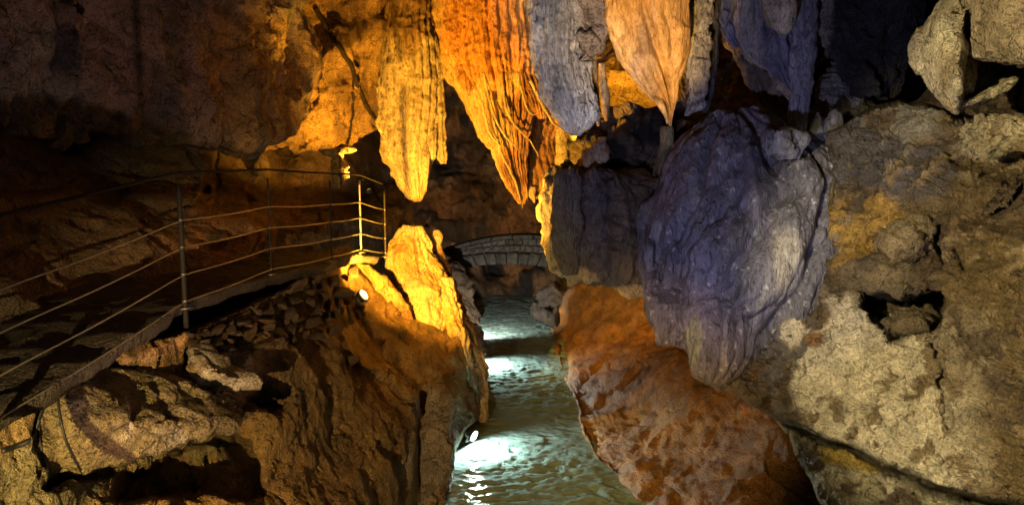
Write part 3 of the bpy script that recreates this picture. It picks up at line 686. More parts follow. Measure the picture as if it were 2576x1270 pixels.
# thin rims of the curtain folds
def tube_geo(pts, rad, nseg=8, seed=0, col=(.5, .4, .25), step=0.03, jitter=0.0):
    p = np.array(pts, float)
    s = np.concatenate([[0], np.cumsum(np.linalg.norm(np.diff(p, axis=0), axis=1))])
    t = np.linspace(0, s[-1], max(4, int(s[-1] / step)))
    c = np.stack([smooth1(np.interp(t, s, p[:, k]), 2) for k in range(3)], -1)
    if jitter: c = c + jitter * np.stack([fbm(c * 3, 3, seed + k) for k in range(3)], -1)
    r = np.interp(t, s, rad) if not np.isscalar(rad) else np.full(len(t), rad)
    tn = np.gradient(c, axis=0); tn /= np.linalg.norm(tn, axis=1, keepdims=True)
    up = np.where(np.abs(tn[:, 2:3]) < .9, np.array([[0, 0, 1.0]]), np.array([[1.0, 0, 0]]))
    a = np.cross(tn, up); a /= np.linalg.norm(a, axis=1, keepdims=True); b = np.cross(tn, a)
    th = np.linspace(0, 2 * math.pi, nseg, endpoint=False)
    V = c[:, None] + r[:, None, None] * (np.cos(th)[None, :, None] * a[:, None] + np.sin(th)[None, :, None] * b[:, None])
    n, k = V.shape[:2]
    vv = np.concatenate([V.reshape(-1, 3), c[:1], c[-1:]])
    j = np.arange(k); j2 = (j + 1) % k
    T = np.concatenate([np.stack([np.full(k, n * k), j2, j], -1), np.stack([np.full(k, n * k + 1), (n - 1) * k + j, (n - 1) * k + j2], -1)])
    return vv, grid_faces(n, k, True), T, np.ones((len(vv), 3)) * np.array(col)
def pxtube(pts, rad, **k):
    a = np.array(pts, float); return tube_geo(P(a[:, 0], a[:, 1], a[:, 2]), rad, **k)
formation('curtain_fringe', 'thin wavy calcite ribbons edging the red brown lower fold of the orange drapery', 'drapery', M_CALC, [
    pxtube([(1215, 180, 11.75), (1240, 290, 11.8), (1275, 345, 11.85), (1300, 372, 11.85), (1310, 385, 12.0)], [0.018, 0.021, 0.018, 0.015, 0.012], seed=1, jitter=.02),
    pxtube([(1255, 170, 11.8), (1272, 280, 11.85), (1300, 325, 11.9), (1335, 350, 12.0), (1352, 398, 12.1)], [0.018, 0.021, 0.018, 0.013, 0.008], seed=2, jitter=.02),
    pxtube([(1300, 180, 11.6), (1318, 250, 11.7), (1335, 290, 11.8), (1348, 292, 11.9)], .018, seed=3, jitter=.02),
    pxtube([(1330, 200, 11.5), (1362, 262, 11.6), (1390, 310, 11.7), (1422, 335, 11.9)], [0.030, 0.027, 0.024, 0.018], seed=4, jitter=.02),
    pxtube([(1240, 300, 11.9), (1262, 390, 12.1), (1290, 450, 12.3), (1310, 508, 12.5)], [0.024, 0.024, 0.021, 0.012], seed=5, jitter=.02),
    pxtube([(1210, 250, 11.7), (1228, 330, 11.85), (1262, 372, 12.0)], [0.018, 0.021, 0.012], seed=6, jitter=.02)])
straws = empty('soda_straws', P(1313, 530, 12.6)); tag(straws, 'few hair thin pale straws dripping below the orange drapery tip', 'stalactite')
for x, y0, y1, d in [(1313, 500, 530, 12.6), (1296, 478, 502, 12.5), (1326, 490, 508, 12.6), (1282, 455, 478, 12.45)]:
    v, f, t, c = pxtube([(x, y0, d), (x + 1, y1, d)], [.011, .004], nseg=6, step=.02); mesh_object('straw', v, f, t, c, M_CALC, straws)
formation('dripstone_nub', 'small bright yellow nub hanging below the orange drapery', 'stalactite', M_CALC,
          [ring_geo([(470, 1330, 1350), (480, 1322, 1350), (492, 1326, 1348), (506, 1340, 1347), (511, 1342, 1346)], 12.6, thick=.8, seed=147, rel=[('fbm', 6, .02)], col=CREAM, smooth=1)])
greyc = colour_mix((.27, .25, .26), [(patches(2.2, .1, .5, 66, (1, 1, .3)), (.17, .16, .175)), (patches(5, .4, .7, 67), (.42, .39, .36))])
formation('grey_stalactite', 'grey fluted stalactite with a jagged tip right of the orange drapery', 'stalactite', M_CALC, [
    ring_geo([(-90, 1334, 1480), (0, 1336, 1470), (80, 1340, 1470), (150, 1348, 1476), (200, 1356, 1482), (240, 1368, 1490), (270, 1384, 1500), (295, 1402, 1500), (315, 1422, 1488), (332, 1436, 1462), (340, 1442, 1452)], 9.5, thick=.7, seed=151, flute=[(10, .10, .6), (23, .03, .6)], rel=rib_rel + [('vert', 3, .05)], col=greyc, smooth=2),
    ring_geo([(220, 1438, 1475), (270, 1442, 1470), (300, 1446, 1466), (318, 1452, 1460)], [(220, 9.5), (260, 9.2), (318, 9.2)], thick=.8, seed=152, flute=[(3, .03, .5)], rel=rib_rel, col=greyc, smooth=2)])
formation('hanging_block', 'angular brown grey block wedged above the grey stalactite', 'rock', M_ROCK,
          [ring_geo([(-90, 1425, 1530), (40, 1430, 1532), (90, 1440, 1530), (108, 1452, 1520), (130, 1455, 1500), (150, 1462, 1488)], 9.2, thick=.7, power=2.8, seed=153, rel=[('facet', 2.2, .2), ('fbm', 4, .05)], col=colour_mix((.20, .155, .135), [(lambda px, py, w, n: 1 - sstep(1440, 1470, px + n * 20), (.27, .25, .25))]), smooth=2)])
formation('thin_fringe', 'row of thin dark brown stalactite fingers behind the grey stalactite', 'stalactite', M_CALC, [
    ring_geo([(120, 1478, 1500), (220, 1482, 1506), (290, 1492, 1510), (318, 1502, 1508)], 9.8, thick=.8, seed=155, rel=rib_rel, col=(.26, .18, .10), smooth=2),
    ring_geo([(160, 1502, 1525), (240, 1508, 1530), (296, 1518, 1530), (306, 1523, 1527)], 9.9, thick=.8, seed=156, rel=rib_rel, col=(.28, .19, .10), smooth=2)])
formation('tan_stalactite', 'large smooth tan stalactite with a long fold and sharp drooping tip', 'stalactite', M_SMOOTH, [
    ring_geo([(-100, 1508, 1730), (0, 1520, 1726), (80, 1541, 1722), (130, 1556, 1718), (170, 1572, 1711), (205, 1596, 1702), (235, 1628, 1696), (258, 1654, 1692), (280, 1670, 1691), (300, 1678, 1689), (318, 1684, 1688)], [(-100, 8.7), (200, 8.8), (318, 9.0)], thick=.72, seed=161, flute=[(5, .03, .6)], rel=[('fbm', 1.6, .05), ('vert', 2.2, .03), ('lump', 12, .010)], crease=[([(-100, .40), (0, .42), (130, .50), (230, .66), (318, .7)], .045, .10), ([(-100, .30), (0, .33), (130, .38), (230, .52), (318, .6)], .05, .05)],
             col=colour_mix((.58, .33, .115), [(patches(1.6, .1, .5, 68, (1, 1, .25)), (.5, .30, .14)), (ell(1610, 200, 30, 130, .4), (.42, .27, .16))]), smooth=3, res=2.4),
    ring_geo([(215, 1600, 1650), (245, 1630, 1665), (270, 1655, 1674), (296, 1672, 1680), (312, 1676, 1679)], [(215, 9.0), (250, 8.7), (312, 8.8)], thick=.6, seed=162, rel=[('fbm', 3, .02)], col=(.5, .33, .18), smooth=2)])
formation('grey_finger_stalactite', 'slender pitted grey stalactite with a slanted broken end, right of the tan one', 'stalactite', M_CALC,
          [ring_geo([(-90, 1742, 1798), (0, 1738, 1794), (100, 1732, 1788), (180, 1725, 1780), (240, 1721, 1774), (268, 1720, 1768), (280, 1720, 1750), (292, 1721, 1728)], 9.3, thick=.8, seed=165, flute=[(6, .05, .8)], rel=[('lump', 6, .05), ('fbm', 5, .03), ('pit', 6, .05)], col=colour_mix((.44, .41, .38), [(patches(4, .2, .5, 71), (.28, .26, .26))]), smooth=1)])
formation('dark_finger_stalactite', 'narrow black stalactite in shade beside the slender grey one', 'stalactite', M_CALC,
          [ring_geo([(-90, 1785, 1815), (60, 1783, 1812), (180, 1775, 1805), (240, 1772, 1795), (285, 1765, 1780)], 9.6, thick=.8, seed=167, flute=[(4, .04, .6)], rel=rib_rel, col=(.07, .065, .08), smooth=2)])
formation('blue_curtain', 'deep blue curtain of flowstone tucked behind the hanging grey drapery', 'drapery', M_WET,
          [ring_geo([(-90, 1770, 1880), (0, 1785, 1876), (50, 1798, 1874), (85, 1815, 1870), (108, 1836, 1866), (118, 1850, 1862)], 9.7, thick=.5, seed=169, flute=[(6, .04, .6)], rel=rib_rel, col=(.10, .12, .26), smooth=2)])
formation('grey_drapery', 'heavy grey and purple drapery with a pale lower rim slanting to the right', 'drapery', M_WET, [
    ring_geo([(-90, 1835, 1990), (0, 1848, 1995), (60, 1855, 2000), (110, 1858, 2000), (138, 1862, 2000), (155, 1885, 2002), (175, 1915, 2002), (200, 1940, 2004), (225, 1962, 2006), (246, 1980, 2006), (256, 1990, 2002)], [(-90, 9.3), (256, 9.4)], thick=.55, seed=171, flute=[(9, .07, 1.0)], rel=[('fbm', 2.2, .05), ('vert', 3, .06), ('fbm', 8, .02)],
             col=colour_mix((.17, .16, .23), [(lambda px, py, w, n: 1 - sstep(1880, 1915, px + n * 20), (.33, .30, .29)), (lambda px, py, w, n: sstep(-16, -4, py - np.interp(px, [1850, 1900, 1950, 2000], [140, 168, 212, 258]) + n * 8), (.42, .35, .25))]), smooth=2)])
formation('brown_drapery', 'thin dark brown curtain hanging below the grey and purple drapery', 'drapery', M_CALC,
          [ring_geo([(60, 1800, 1900), (120, 1830, 1960), (180, 1868, 1990), (230, 1888, 1992), (265, 1915, 1990), (288, 1950, 1985), (300, 1966, 1980)], 10.0, thick=.35, seed=173, flute=[(7, .05, .9)], rel=[('fbm', 3, .05), ('lump', 5, .04)], col=colour_mix((.12, .10, .085), [(patches(2.5, .2, .5, 73), (.26, .19, .11))]), smooth=2)])
formation('pale_tongue_stalactite', 'short pale rounded stalactite tip at the top edge above the blue column', 'stalactite', M_CALC,
          [ring_geo([(-90, 1905, 2010), (0, 1917, 2002), (35, 1924, 1999), (60, 1934, 1992), (78, 1948, 1984), (88, 1962, 1974)], 8.6, thick=.8, seed=175, flute=[(5, .04, .6)], rel=[('fbm', 4, .03), ('pit', 6, .03)], col=colour_mix((.42, .36, .27), [(patches(4, .1, .5, 75), (.3, .25, .2))]), smooth=2)])
formation('blue_column', 'glistening blue grey column standing between ceiling and flowstone', 'column', M_WET,
          [ring_geo([(-60, 1990, 2052), (60, 1987, 2048), (140, 1986, 2046), (210, 1986, 2044), (260, 1984, 2040), (300, 1980, 2034), (340, 1974, 2030), (370, 1968, 2036)], 9.0, thick=.9, seed=177, flute=[(4, .02, .6)], rel=[('lump', 12, .02), ('fbm', 3, .03)], col=(.22, .22, .29), smooth=3)])
formation('unlit_hanging_rock', 'large unlit rock, painted black for its shade, hanging left of the big cream boulder', 'rock', M_DARK,
          [ring_geo([(-90, 2050, 2280), (0, 2056, 2290), (60, 2052, 2296), (100, 2058, 2296), (130, 2070, 2292), (150, 2088, 2285), (172, 2112, 2275), (205, 2150, 2268), (235, 2190, 2262), (250, 2220, 2250)], 9.2, thick=.5, power=2.4, seed=179, flute=[(6, .06, 1.0)], rel=[('fbm', 1.6, .12), ('facet', 1.6, .2), ('ridge', 4, .04)], col=colour_mix((.028, .026, .028), [(lambda px, py, w, n: 1 - sstep(2062, 2080, px + n * 8), (.25, .22, .19))]), smooth=2)])  # unlit shade is put into the near-black colour
formation('bottle_stalagmite', 'dull grey bottle shaped stalagmite with a rippled side under the unlit rock', 'stalagmite', M_WET,
          [ring_geo([(150, 2092, 2124), (165, 2082, 2136), (185, 2074, 2152), (215, 2063, 2176), (255, 2050, 2204), (290, 2036, 2220), (330, 2012, 2230), (380, 1995, 2240)], [(150, 9.7), (380, 9.5)], thick=.6, seed=181, rel=[('fbm', 2.5, .05), ('bed', 22, .03), ('lump', 8, .02)], col=(.17, .155, .145), smooth=3),
           ring_geo(dome(274, 362, 2076, 2124, .25), 8.95, thick=.8, seed=182, rel=[('lump', 5, .06), ('fbm', 5, .03)], col=(.25, .24, .255), smooth=1),
           ring_geo(dome(282, 362, 2042, 2072, .3), 9.0, thick=.8, seed=183, rel=[('lump', 6, .06), ('fbm', 5, .03)], col=(.28, .27, .29), smooth=1)])

formation('umber_drapery', 'dark umber folded drapery filling the gap behind the tan stalactite and slender grey one', 'drapery', M_CALC, [
    ring_geo([(-90, 1660, 1800), (60, 1670, 1800), (150, 1680, 1800), (200, 1695, 1800), (235, 1705, 1795), (262, 1725, 1790), (278, 1745, 1782)], 10.1, thick=.4, seed=185, flute=[(9, .07, .9)], rel=rib_rel, col=colour_mix((.15, .115, .085), [(patches(2.5, .1, .5, 76), (.25, .18, .11))]), smooth=2)])
formation('split_tip_stalactite', 'dark stalactite pair with split tips right of the blue column', 'stalactite', M_CALC, [
    ring_geo([(-90, 2040, 2075), (60, 2044, 2072), (120, 2046, 2068), (160, 2050, 2062), (172, 2054, 2058)], 9.5, thick=.8, seed=186, flute=[(4, .03, .5)], rel=rib_rel, col=(.10, .095, .10), smooth=2),
    ring_geo([(-90, 2058, 2090), (40, 2060, 2084), (90, 2063, 2078), (112, 2068, 2073)], 9.6, thick=.8, seed=187, flute=[(4, .03, .5)], rel=rib_rel, col=(.12, .11, .105), smooth=2)])
formation('abutment_rock', 'dark rock hump at the left foot of the stone bridge', 'rock', M_MUD, [
    ring_geo([(640, 1060, 1120), (670, 1040, 1160), (700, 1030, 1180), (745, 1030, 1196), (790, 1040, 1208), (830, 1050, 1214)], [(640, 20.6), (830, 18.8)], thick=.5, seed=188, rel=[('fbm', 1.2, .15), ('facet', 1.4, .2), ('ridge', 3, .05)], col=(.14, .09, .05), smooth=2)])
# ------------------------------------------------------------------ angular boulders (hull)
def hull_rock(name, label, cat, pts, mat, seed, rel, col, edge=.07, group=None, parent=None, soften=3):
    bm = bmesh.new()
    for p in pts: bm.verts.new(tuple(P(*p)))
    r = bmesh.ops.convex_hull(bm, input=bm.verts)
    bmesh.ops.delete(bm, geom=[g for g in set(r['geom_interior'] + r['geom_unused']) if isinstance(g, bmesh.types.BMVert)], context='VERTS')
    for _ in range(7):
        ed = [e for e in bm.edges if e.calc_length() > edge]
        if not ed: break
        bmesh.ops.subdivide_edges(bm, edges=ed, cuts=1, use_grid_fill=False)
        bmesh.ops.triangulate(bm, faces=bm.faces)
    for _ in range(soften): bmesh.ops.smooth_vert(bm, verts=bm.verts, factor=.5, use_axis_x=True, use_axis_y=True, use_axis_z=True)
    bm.normal_update(); bmesh.ops.recalc_face_normals(bm, faces=bm.faces)
    V = np.array([v.co[:] for v in bm.verts]); N = np.array([v.normal[:] for v in bm.verts])
    bm.verts.index_update()
    T = np.array([[v.index for v in f.verts] for f in bm.faces])
    bm.free()
    V = V + N * displacement(V, N, rel, seed)[:, None]
    nz = fbm(V * 2.2, 4, seed + 91)
    k = V - np.array([0, 0, H]); dd = k[:, 1] * ct - k[:, 2] * st
    px = CX + FPX * k[:, 0] / dd; py = CY - FPX * (k[:, 2] * ct + k[:, 1] * st) / dd
    c = col(px, py, V, nz) if callable(col) else np.ones(V.shape) * np.array(col)
    o = mesh_object(name, V, [], T, c, mat, parent)
    if label: tag(o, label, cat, group)
    return o
cb_rel = [('fbm', 1.6, .045), ('ridge', 4, .012), ('facet', 2.0, .05), ('fbm', 9, .008), ('pit', 5, .02)]
cb_col = colour_mix((.62, .53, .33), [(patches(2, .2, .6, 83), (.45, .35, .19)), (ell(2520, 80, 110, 120), (.40, .31, .19))])
hull_rock('cream_boulder', 'big cream boulder with a sharp keel jammed in the upper right corner', 'boulder',
          [(2405, -80, 7.2), (2345, 35, 7.5), (2300, 85, 7.6), (2281, 130, 7.7), (2286, 180, 7.6), (2305, 218, 7.5), (2345, 242, 7.2), (2404, 296, 6.7), (2413, 20, 6.35), (2412, 150, 6.3), (2409, 240, 6.45), (2470, 40, 7.4), (2480, 170, 7.5), (2470, 262, 7.5),
           (2500, -100, 8.5), (2350, 100, 8.6), (2500, 200, 8.7), (2410, 262, 7.8)], M_ROCK, 191, cb_rel, cb_col, edge=.05, soften=14)
hull_rock('brown_hanging_block', 'brownish rock block overhanging the right side of the keeled cream boulder', 'boulder',
          [(2412, -120, 6.6), (2416, 20, 6.6), (2428, 90, 6.55), (2440, 140, 6.5), (2475, 160, 6.35), (2560, 168, 5.95), (2720, 150, 5.4), (2720, -140, 5.4), (2520, 60, 5.95), (2480, -100, 8.2), (2720, -100, 8.0), (2720, 160, 7.6), (2500, 130, 8.2)], M_ROCK, 192, cb_rel, cb_col, edge=.05, soften=10)
hull_rock('wedge_ledge', 'pale wedge shaped ledge below the brownish hanging block', 'rock',
          [(2412, 268, 6.75), (2440, 246, 6.7), (2500, 228, 6.55), (2552, 200, 6.35), (2565, 196, 6.35), (2540, 222, 6.4), (2480, 256, 6.6), (2450, 240, 7.4), (2550, 195, 7.3), (2450, 262, 7.4)], M_ROCK, 194, [('fbm', 3, .03), ('facet', 4, .03)], (.46, .38, .22), edge=.04)
lg = [('fbm', 3, .04), ('facet', 3, .06), ('bed', 16, .03), ('fbm', 10, .012)]
hull_rock('strata_ledge', 'dark stratified ledge roofing the hollow in the right wall', 'rock ledge',
          [(2085, 690, 7.35), (2110, 668, 7.15), (2230, 650, 6.85), (2340, 655, 6.65), (2378, 690, 6.55), (2372, 716, 6.5), (2290, 738, 6.6), (2170, 742, 6.85), (2095, 716, 7.15), (2230, 690, 6.7), (2230, 680, 7.8), (2340, 690, 7.6), (2120, 700, 7.9)], M_ROCK, 401, lg, colour_mix((.17, .125, .06), [(patches(4, .1, .5, 402), (.10, .07, .035))]), edge=.04)
hull_rock('hollow_block', 'broken block lying in the floor of the dark hollow in the right wall', 'rock',
          [(2205, 806, 6.95), (2250, 790, 6.85), (2330, 784, 6.7), (2356, 806, 6.6), (2330, 832, 6.55), (2270, 846, 6.65), (2222, 832, 6.8), (2280, 815, 6.55), (2260, 810, 7.5), (2340, 810, 7.3)], M_ROCK, 403, lg, (.15, .11, .055), edge=.04)
hull_rock('ochre_knob', 'lumpy ochre brown knob bulging from the right wall beside a deep notch', 'rock',
          [(2190, 606, 7.25), (2240, 566, 7.1), (2310, 548, 6.95), (2344, 570, 6.85), (2348, 615, 6.75), (2322, 648, 6.7), (2240, 650, 6.9), (2196, 630, 7.15), (2270, 600, 6.72), (2270, 600, 7.8)], M_ROCK, 405, lg, colour_mix((.27, .20, .10), [(patches(4, .1, .5, 404), (.18, .12, .05))]), edge=.04)
hull_rock('cracked_shelf', 'cracked pale shelf of rock under the big keeled boulder', 'rock ledge',
          [(2400, 330, 7.0), (2420, 302, 6.9), (2520, 296, 6.35), (2700, 290, 5.7), (2700, 385, 5.5), (2560, 396, 5.95), (2480, 392, 6.3), (2415, 372, 6.75), (2500, 330, 6.2), (2500, 330, 7.6), (2700, 330, 7.0)], M_ROCK, 407, lg + [('crack', 2.2, .06)], colour_mix((.40, .33, .2), [(patches(4, .1, .5, 406), (.25, .18, .09))]), edge=.045)
hull_rock('split_slab', 'olive grey rock slab with a straight upper edge beneath the railed path', 'boulder',
          [(112, 988, 4.35), (180, 945, 4.6), (255, 908, 4.95), (330, 914, 5.1), (480, 958, 5.45), (600, 1010, 5.55), (628, 1045, 5.4), (590, 1082, 5.2), (480, 1104, 4.95), (345, 1160, 4.6), (220, 1204, 4.4), (70, 1236, 4.1), (10, 1200, 4.0), (40, 1090, 4.1), (230, 1050, 4.3), (400, 1040, 4.75),
           (200, 950, 5.4), (500, 980, 6.1), (500, 1100, 5.9), (200, 1200, 5.2)], M_ROCK, 193,
          [('fbm', 1.4, .05), ('facet', 1.5, .04), ('facet', 5, .025), ('fbm', 12, .009), ('crack', 1.4, .03)],
          colour_mix((.20, .155, .07), [(patches(2, .1, .5, 85), (.15, .11, .045)), (patches(3.5, .35, .6, 86), (.30, .26, .17))]), edge=.045)
hull_rock('mottled_boulder', 'mottled grey boulder lodged above the dark wedge of shade on the left bank', 'boulder',
          [(472, 890, 5.75), (520, 872, 5.9), (580, 900, 6.0), (640, 940, 6.05), (654, 962, 5.95), (600, 985, 5.75), (560, 992, 5.6), (500, 965, 5.55), (468, 930, 5.6), (560, 940, 5.45), (560, 940, 6.5), (500, 900, 6.4)], M_ROCK, 195,
          [('fbm', 2.5, .05), ('facet', 3, .06), ('ridge', 5, .02), ('lump', 9, .03)], colour_mix((.36, .31, .23), [(patches(4, .0, .4, 87), (.22, .15, .08))]), edge=.04)

# ------------------------------------------------------------------ gold lit dripstone over the stream
ylw = colour_mix(CREAM, [(patches(2.2, .15, .5, 93, (1, 1, .5)), (.46, .30, .12)), (lambda px, py, w, n: sstep(40, 90, px + n * 30 - np.interp(py, [570, 650, 720, 800, 880, 1000], [1060, 1050, 1075, 1110, 1150, 1180])) , (.40, .25, .11)), (lambda px, py, w, n: sstep(980, 1030, py + n * 50), (.40, .25, .09))])  # browner right edge and foot put the gold light's fall-off into the colour
y_rel = [('fbm', 1.6, .07), ('vert', 2.6, .05), ('lump', 4, .04), ('fbm', 9, .012), ('crack', 2.0, .03)]
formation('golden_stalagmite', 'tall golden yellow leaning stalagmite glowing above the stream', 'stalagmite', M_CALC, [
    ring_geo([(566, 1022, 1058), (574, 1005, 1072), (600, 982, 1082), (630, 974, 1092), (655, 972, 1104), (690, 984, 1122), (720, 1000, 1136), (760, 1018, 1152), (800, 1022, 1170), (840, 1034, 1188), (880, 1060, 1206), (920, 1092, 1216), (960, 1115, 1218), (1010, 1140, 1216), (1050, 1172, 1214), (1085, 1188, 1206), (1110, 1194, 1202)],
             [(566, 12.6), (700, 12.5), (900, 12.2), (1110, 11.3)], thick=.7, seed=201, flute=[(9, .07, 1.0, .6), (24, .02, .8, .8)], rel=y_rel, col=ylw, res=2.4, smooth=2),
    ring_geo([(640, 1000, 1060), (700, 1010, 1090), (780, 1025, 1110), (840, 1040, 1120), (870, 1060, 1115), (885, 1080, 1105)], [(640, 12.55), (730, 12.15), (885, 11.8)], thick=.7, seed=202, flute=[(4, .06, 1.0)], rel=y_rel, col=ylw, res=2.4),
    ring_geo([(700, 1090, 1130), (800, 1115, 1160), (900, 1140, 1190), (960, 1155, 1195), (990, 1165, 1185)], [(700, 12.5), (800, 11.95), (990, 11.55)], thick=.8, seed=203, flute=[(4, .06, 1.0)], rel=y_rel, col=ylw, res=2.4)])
formation('golden_spur', 'sloping golden rock spur just behind the lit warm floodlight', 'rock', M_CALC, [
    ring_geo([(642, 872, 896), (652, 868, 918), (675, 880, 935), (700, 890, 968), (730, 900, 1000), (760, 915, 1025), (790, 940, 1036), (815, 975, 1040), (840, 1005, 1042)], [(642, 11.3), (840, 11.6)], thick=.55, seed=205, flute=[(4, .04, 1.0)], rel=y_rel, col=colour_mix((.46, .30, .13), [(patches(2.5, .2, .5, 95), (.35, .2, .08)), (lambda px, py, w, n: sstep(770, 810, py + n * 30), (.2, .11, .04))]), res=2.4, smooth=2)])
formation('knob_stalagmite', 'slim stalagmite with a round knob on top, behind the golden one', 'stalagmite', M_CALC, [
    ring_geo([(578, 1094, 1106), (586, 1089, 1112), (598, 1088, 1113), (608, 1093, 1109), (616, 1096, 1108), (640, 1098, 1118), (680, 1104, 1136), (720, 1112, 1148), (780, 1130, 1172), (830, 1150, 1190)], [(578, 12.9), (830, 12.7)], thick=.8, seed=207, rel=[('fbm', 4, .03), ('lump', 5, .05), ('ridge', 5, .02)], col=colour_mix(CREAM, [(lambda px, py, w, n: sstep(612, 630, py), (.30, .18, .09))]), res=2.4, smooth=1)])
formation('pale_buttress', 'pale grey upright rock rib dipping into the stream at the left bank', 'rock', M_ROCK, [
    ring_geo([(965, 1085, 1112), (985, 1078, 1124), (1050, 1072, 1130), (1120, 1066, 1132), (1190, 1058, 1126), (1240, 1052, 1118), (1290, 1050, 1112)], [(965, 9.5), (1290, 8.7)], thick=.7, power=2.4, seed=209, rel=[('fbm', 2, .05), ('vert', 3, .05), ('facet', 2, .06), ('fbm', 9, .015)], col=colour_mix((.30, .23, .18), [(patches(2, .1, .5, 97), (.22, .14, .08))]))])
formation('lit_crag', 'small jagged crag catching bright light beyond the corner of the railing', 'rock', M_CALC, [
    ring_geo([(372, 815, 890), (385, 822, 884), (400, 832, 880), (425, 838, 872), (450, 834, 866), (465, 838, 862), (476, 848, 860)], 12.7, thick=.7, seed=211, rel=[('lump', 4, .22), ('facet', 3, .2), ('fbm', 5, .06)], col=(.26, .18, .09), smooth=1)])

# ------------------------------------------------------------------ dry stone wall under the path
def stone_mesh(k):
    bm = bmesh.new(); r = random.Random(900 + k)
    for _ in range(15):
        q = [r.uniform(-1, 1) for _ in range(3)]; m = max(abs(c) for c in q); e = r.uniform(.8, 1.05)
        bm.verts.new([c / m * e * (.72 + .28 * m) for c in q])
    h = bmesh.ops.convex_hull(bm, input=bm.verts)
    bmesh.ops.delete(bm, geom=[g for g in set(h['geom_interior'] + h['geom_unused']) if isinstance(g, bmesh.types.BMVert)], context='VERTS')
    bmesh.ops.bevel(bm, geom=list(bm.edges), offset=.07, segments=1, affect='EDGES')
    me = bpy.data.meshes.new('stone'); bm.to_mesh(me); bm.free()
    ca = me.attributes.new('Col', 'FLOAT_COLOR', 'POINT')
    base = np.array([(.17, .105, .06), (.14, .10, .07), (.22, .125, .06), (.12, .08, .055)][k % 4])
    for i in range(len(me.vertices)): ca.data[i].color = tuple(base) + (1,)
    me.materials.append(M_ROCK)
    return me
STONES = [stone_mesh(k) for k in range(8)]
bankf = SHEETS['river_bank_left']
wall_group = empty('dry_stone_wall', P(690, 860, float(bankf(np.array(690.), np.array(860.)))))
tag(wall_group, 'dark rubble stone wall propping up the railed path', 'stone wall')
edge_y = lambda x: np.interp(x, [460, 690, 824, 880], [850, 755, 690, 672])
bot_y = lambda x: np.interp(x, [460, 560, 690, 800, 890], [880, 885, 870, 850, 810])
ns = 0
row = 0
yq = 0
for r_ in range(5):
    x = 478 + (r_ % 2) * 14 + random.uniform(-6, 6)
    while x < 890:
        t_ = (r_ + .5) / 5
        y = edge_y(x) * (1 - t_) + bot_y(x) * t_ + random.uniform(-5, 5)
        hpx = (bot_y(x) - edge_y(x)) / 5
        wpx_ = random.choice((16, 22, 30, 40, 56)) * random.uniform(.85, 1.2)
        d = float(bankf(np.array(float(x)), np.array(float(y)))) + .03
        if hpx > 5:
            p = P(x + wpx_ / 2, y, d)
            o = bpy.data.objects.new('stone', STONES[random.randrange(8)]); COL.objects.link(o)
            o.parent = wall_group
            o.location = tuple(np.array(p) - np.array(wall_group.location))
            s = d / FPX
            o.scale = (wpx_ * .5 * s, .12, max(hpx * .56, 8) * s * random.uniform(.7, 1.15))
            o.rotation_euler = (random.uniform(-.3, .3), random.uniform(-.25, .25), random.uniform(-.4, .2) + .5)
            ns += 1
        x += wpx_

# ------------------------------------------------------------------ loose stones on the left bank
def loose(px, py, size, k, label, d=None, squash=.7):
    dd = float(bankf(np.array(float(px)), np.array(float(py)))) - .04 if d is None else d
    o = bpy.data.objects.new('loose_stone', STONES[k]); COL.objects.link(o)
    o.location = tuple(P(px, py, dd)); s = size * dd / FPX / 2
    o.scale = (s, s, s * squash); o.rotation_euler = (.3 * k, .2 * k, 1.1 * k)
    tag(o, label, 'stone', 'loose stones on the left bank')
loose(912, 770, 16, 1, 'small pale stone just under the lit warm floodlight')
loose(880, 905, 46, 2, 'flat dark stone stuck to the brown slope left of the golden stalagmite')
loose(628, 1030, 52, 4, 'angular tan stone at the right end of the olive slab')
#loose(90, 1238, 70, 5, 'flat stone in the shade at the lower left corner', squash=.4)
#loose(290, 1258, 60, 6, 'shadowed flat stone below the dark hollow at the bottom edge', squash=.4)

# ------------------------------------------------------------------ stone bridge
YB = 21.5
def zb(py): return float(P(1287, py, YB)[2])
def xb(px): return float(P(px, 600, YB)[0])
br = empty('stone_bridge', (xb(1290), YB, 0.0))
tag(br, 'low arched masonry footbridge crossing the stream at the back', 'bridge')
M_MASON = rock_material('bridge_masonry', rough=(.5, .85), fine=26, bump=1.0)
x0b, x1b = xb(1075), xb(1500)
crown, spring = zb(664), zb(705)
def intr(x):
    xm = xb(1275); return crown - (crown - spring) * ((x - xm) / (x1b - xm)) ** 2
def deck(x):
    xm = xb(1320); return zb(594) - 0.34 * ((x - xm) / (x1b - xm)) ** 2
def prism(name, poly, y0, y1, mat, col, parent, jit=0.012, seed=0, bevel=.015):
    bm = bmesh.new()
    r = random.Random(seed)
    fr = [bm.verts.new((x + r.uniform(-jit, jit), y0 + r.uniform(-jit, jit), z + r.uniform(-jit, jit))) for x, z in poly]
    bk = [bm.verts.new((x, y1, z)) for x, z in poly]
    bm.faces.new(fr); bm.faces.new(bk[::-1]); n = len(poly)
    for i in range(n): bm.faces.new((fr[i], bk[i], bk[(i + 1) % n], fr[(i + 1) % n]))
    bmesh.ops.recalc_face_normals(bm, faces=bm.faces)
    if bevel: bmesh.ops.bevel(bm, geom=list(bm.edges), offset=bevel, segments=1, affect='EDGES')
    bmesh.ops.triangulate(bm, faces=bm.faces)
    bm.verts.index_update()
    V = [v.co[:] for v in bm.verts]; T = [[v.index for v in f.verts] for f in bm.faces]; bm.free()
    return mesh_object(name, V, [], T, np.ones((len(V), 3)) * np.array(col), mat, parent, smooth=False)
nv = 17
xs = np.linspace(x0b, x1b, nv + 1)
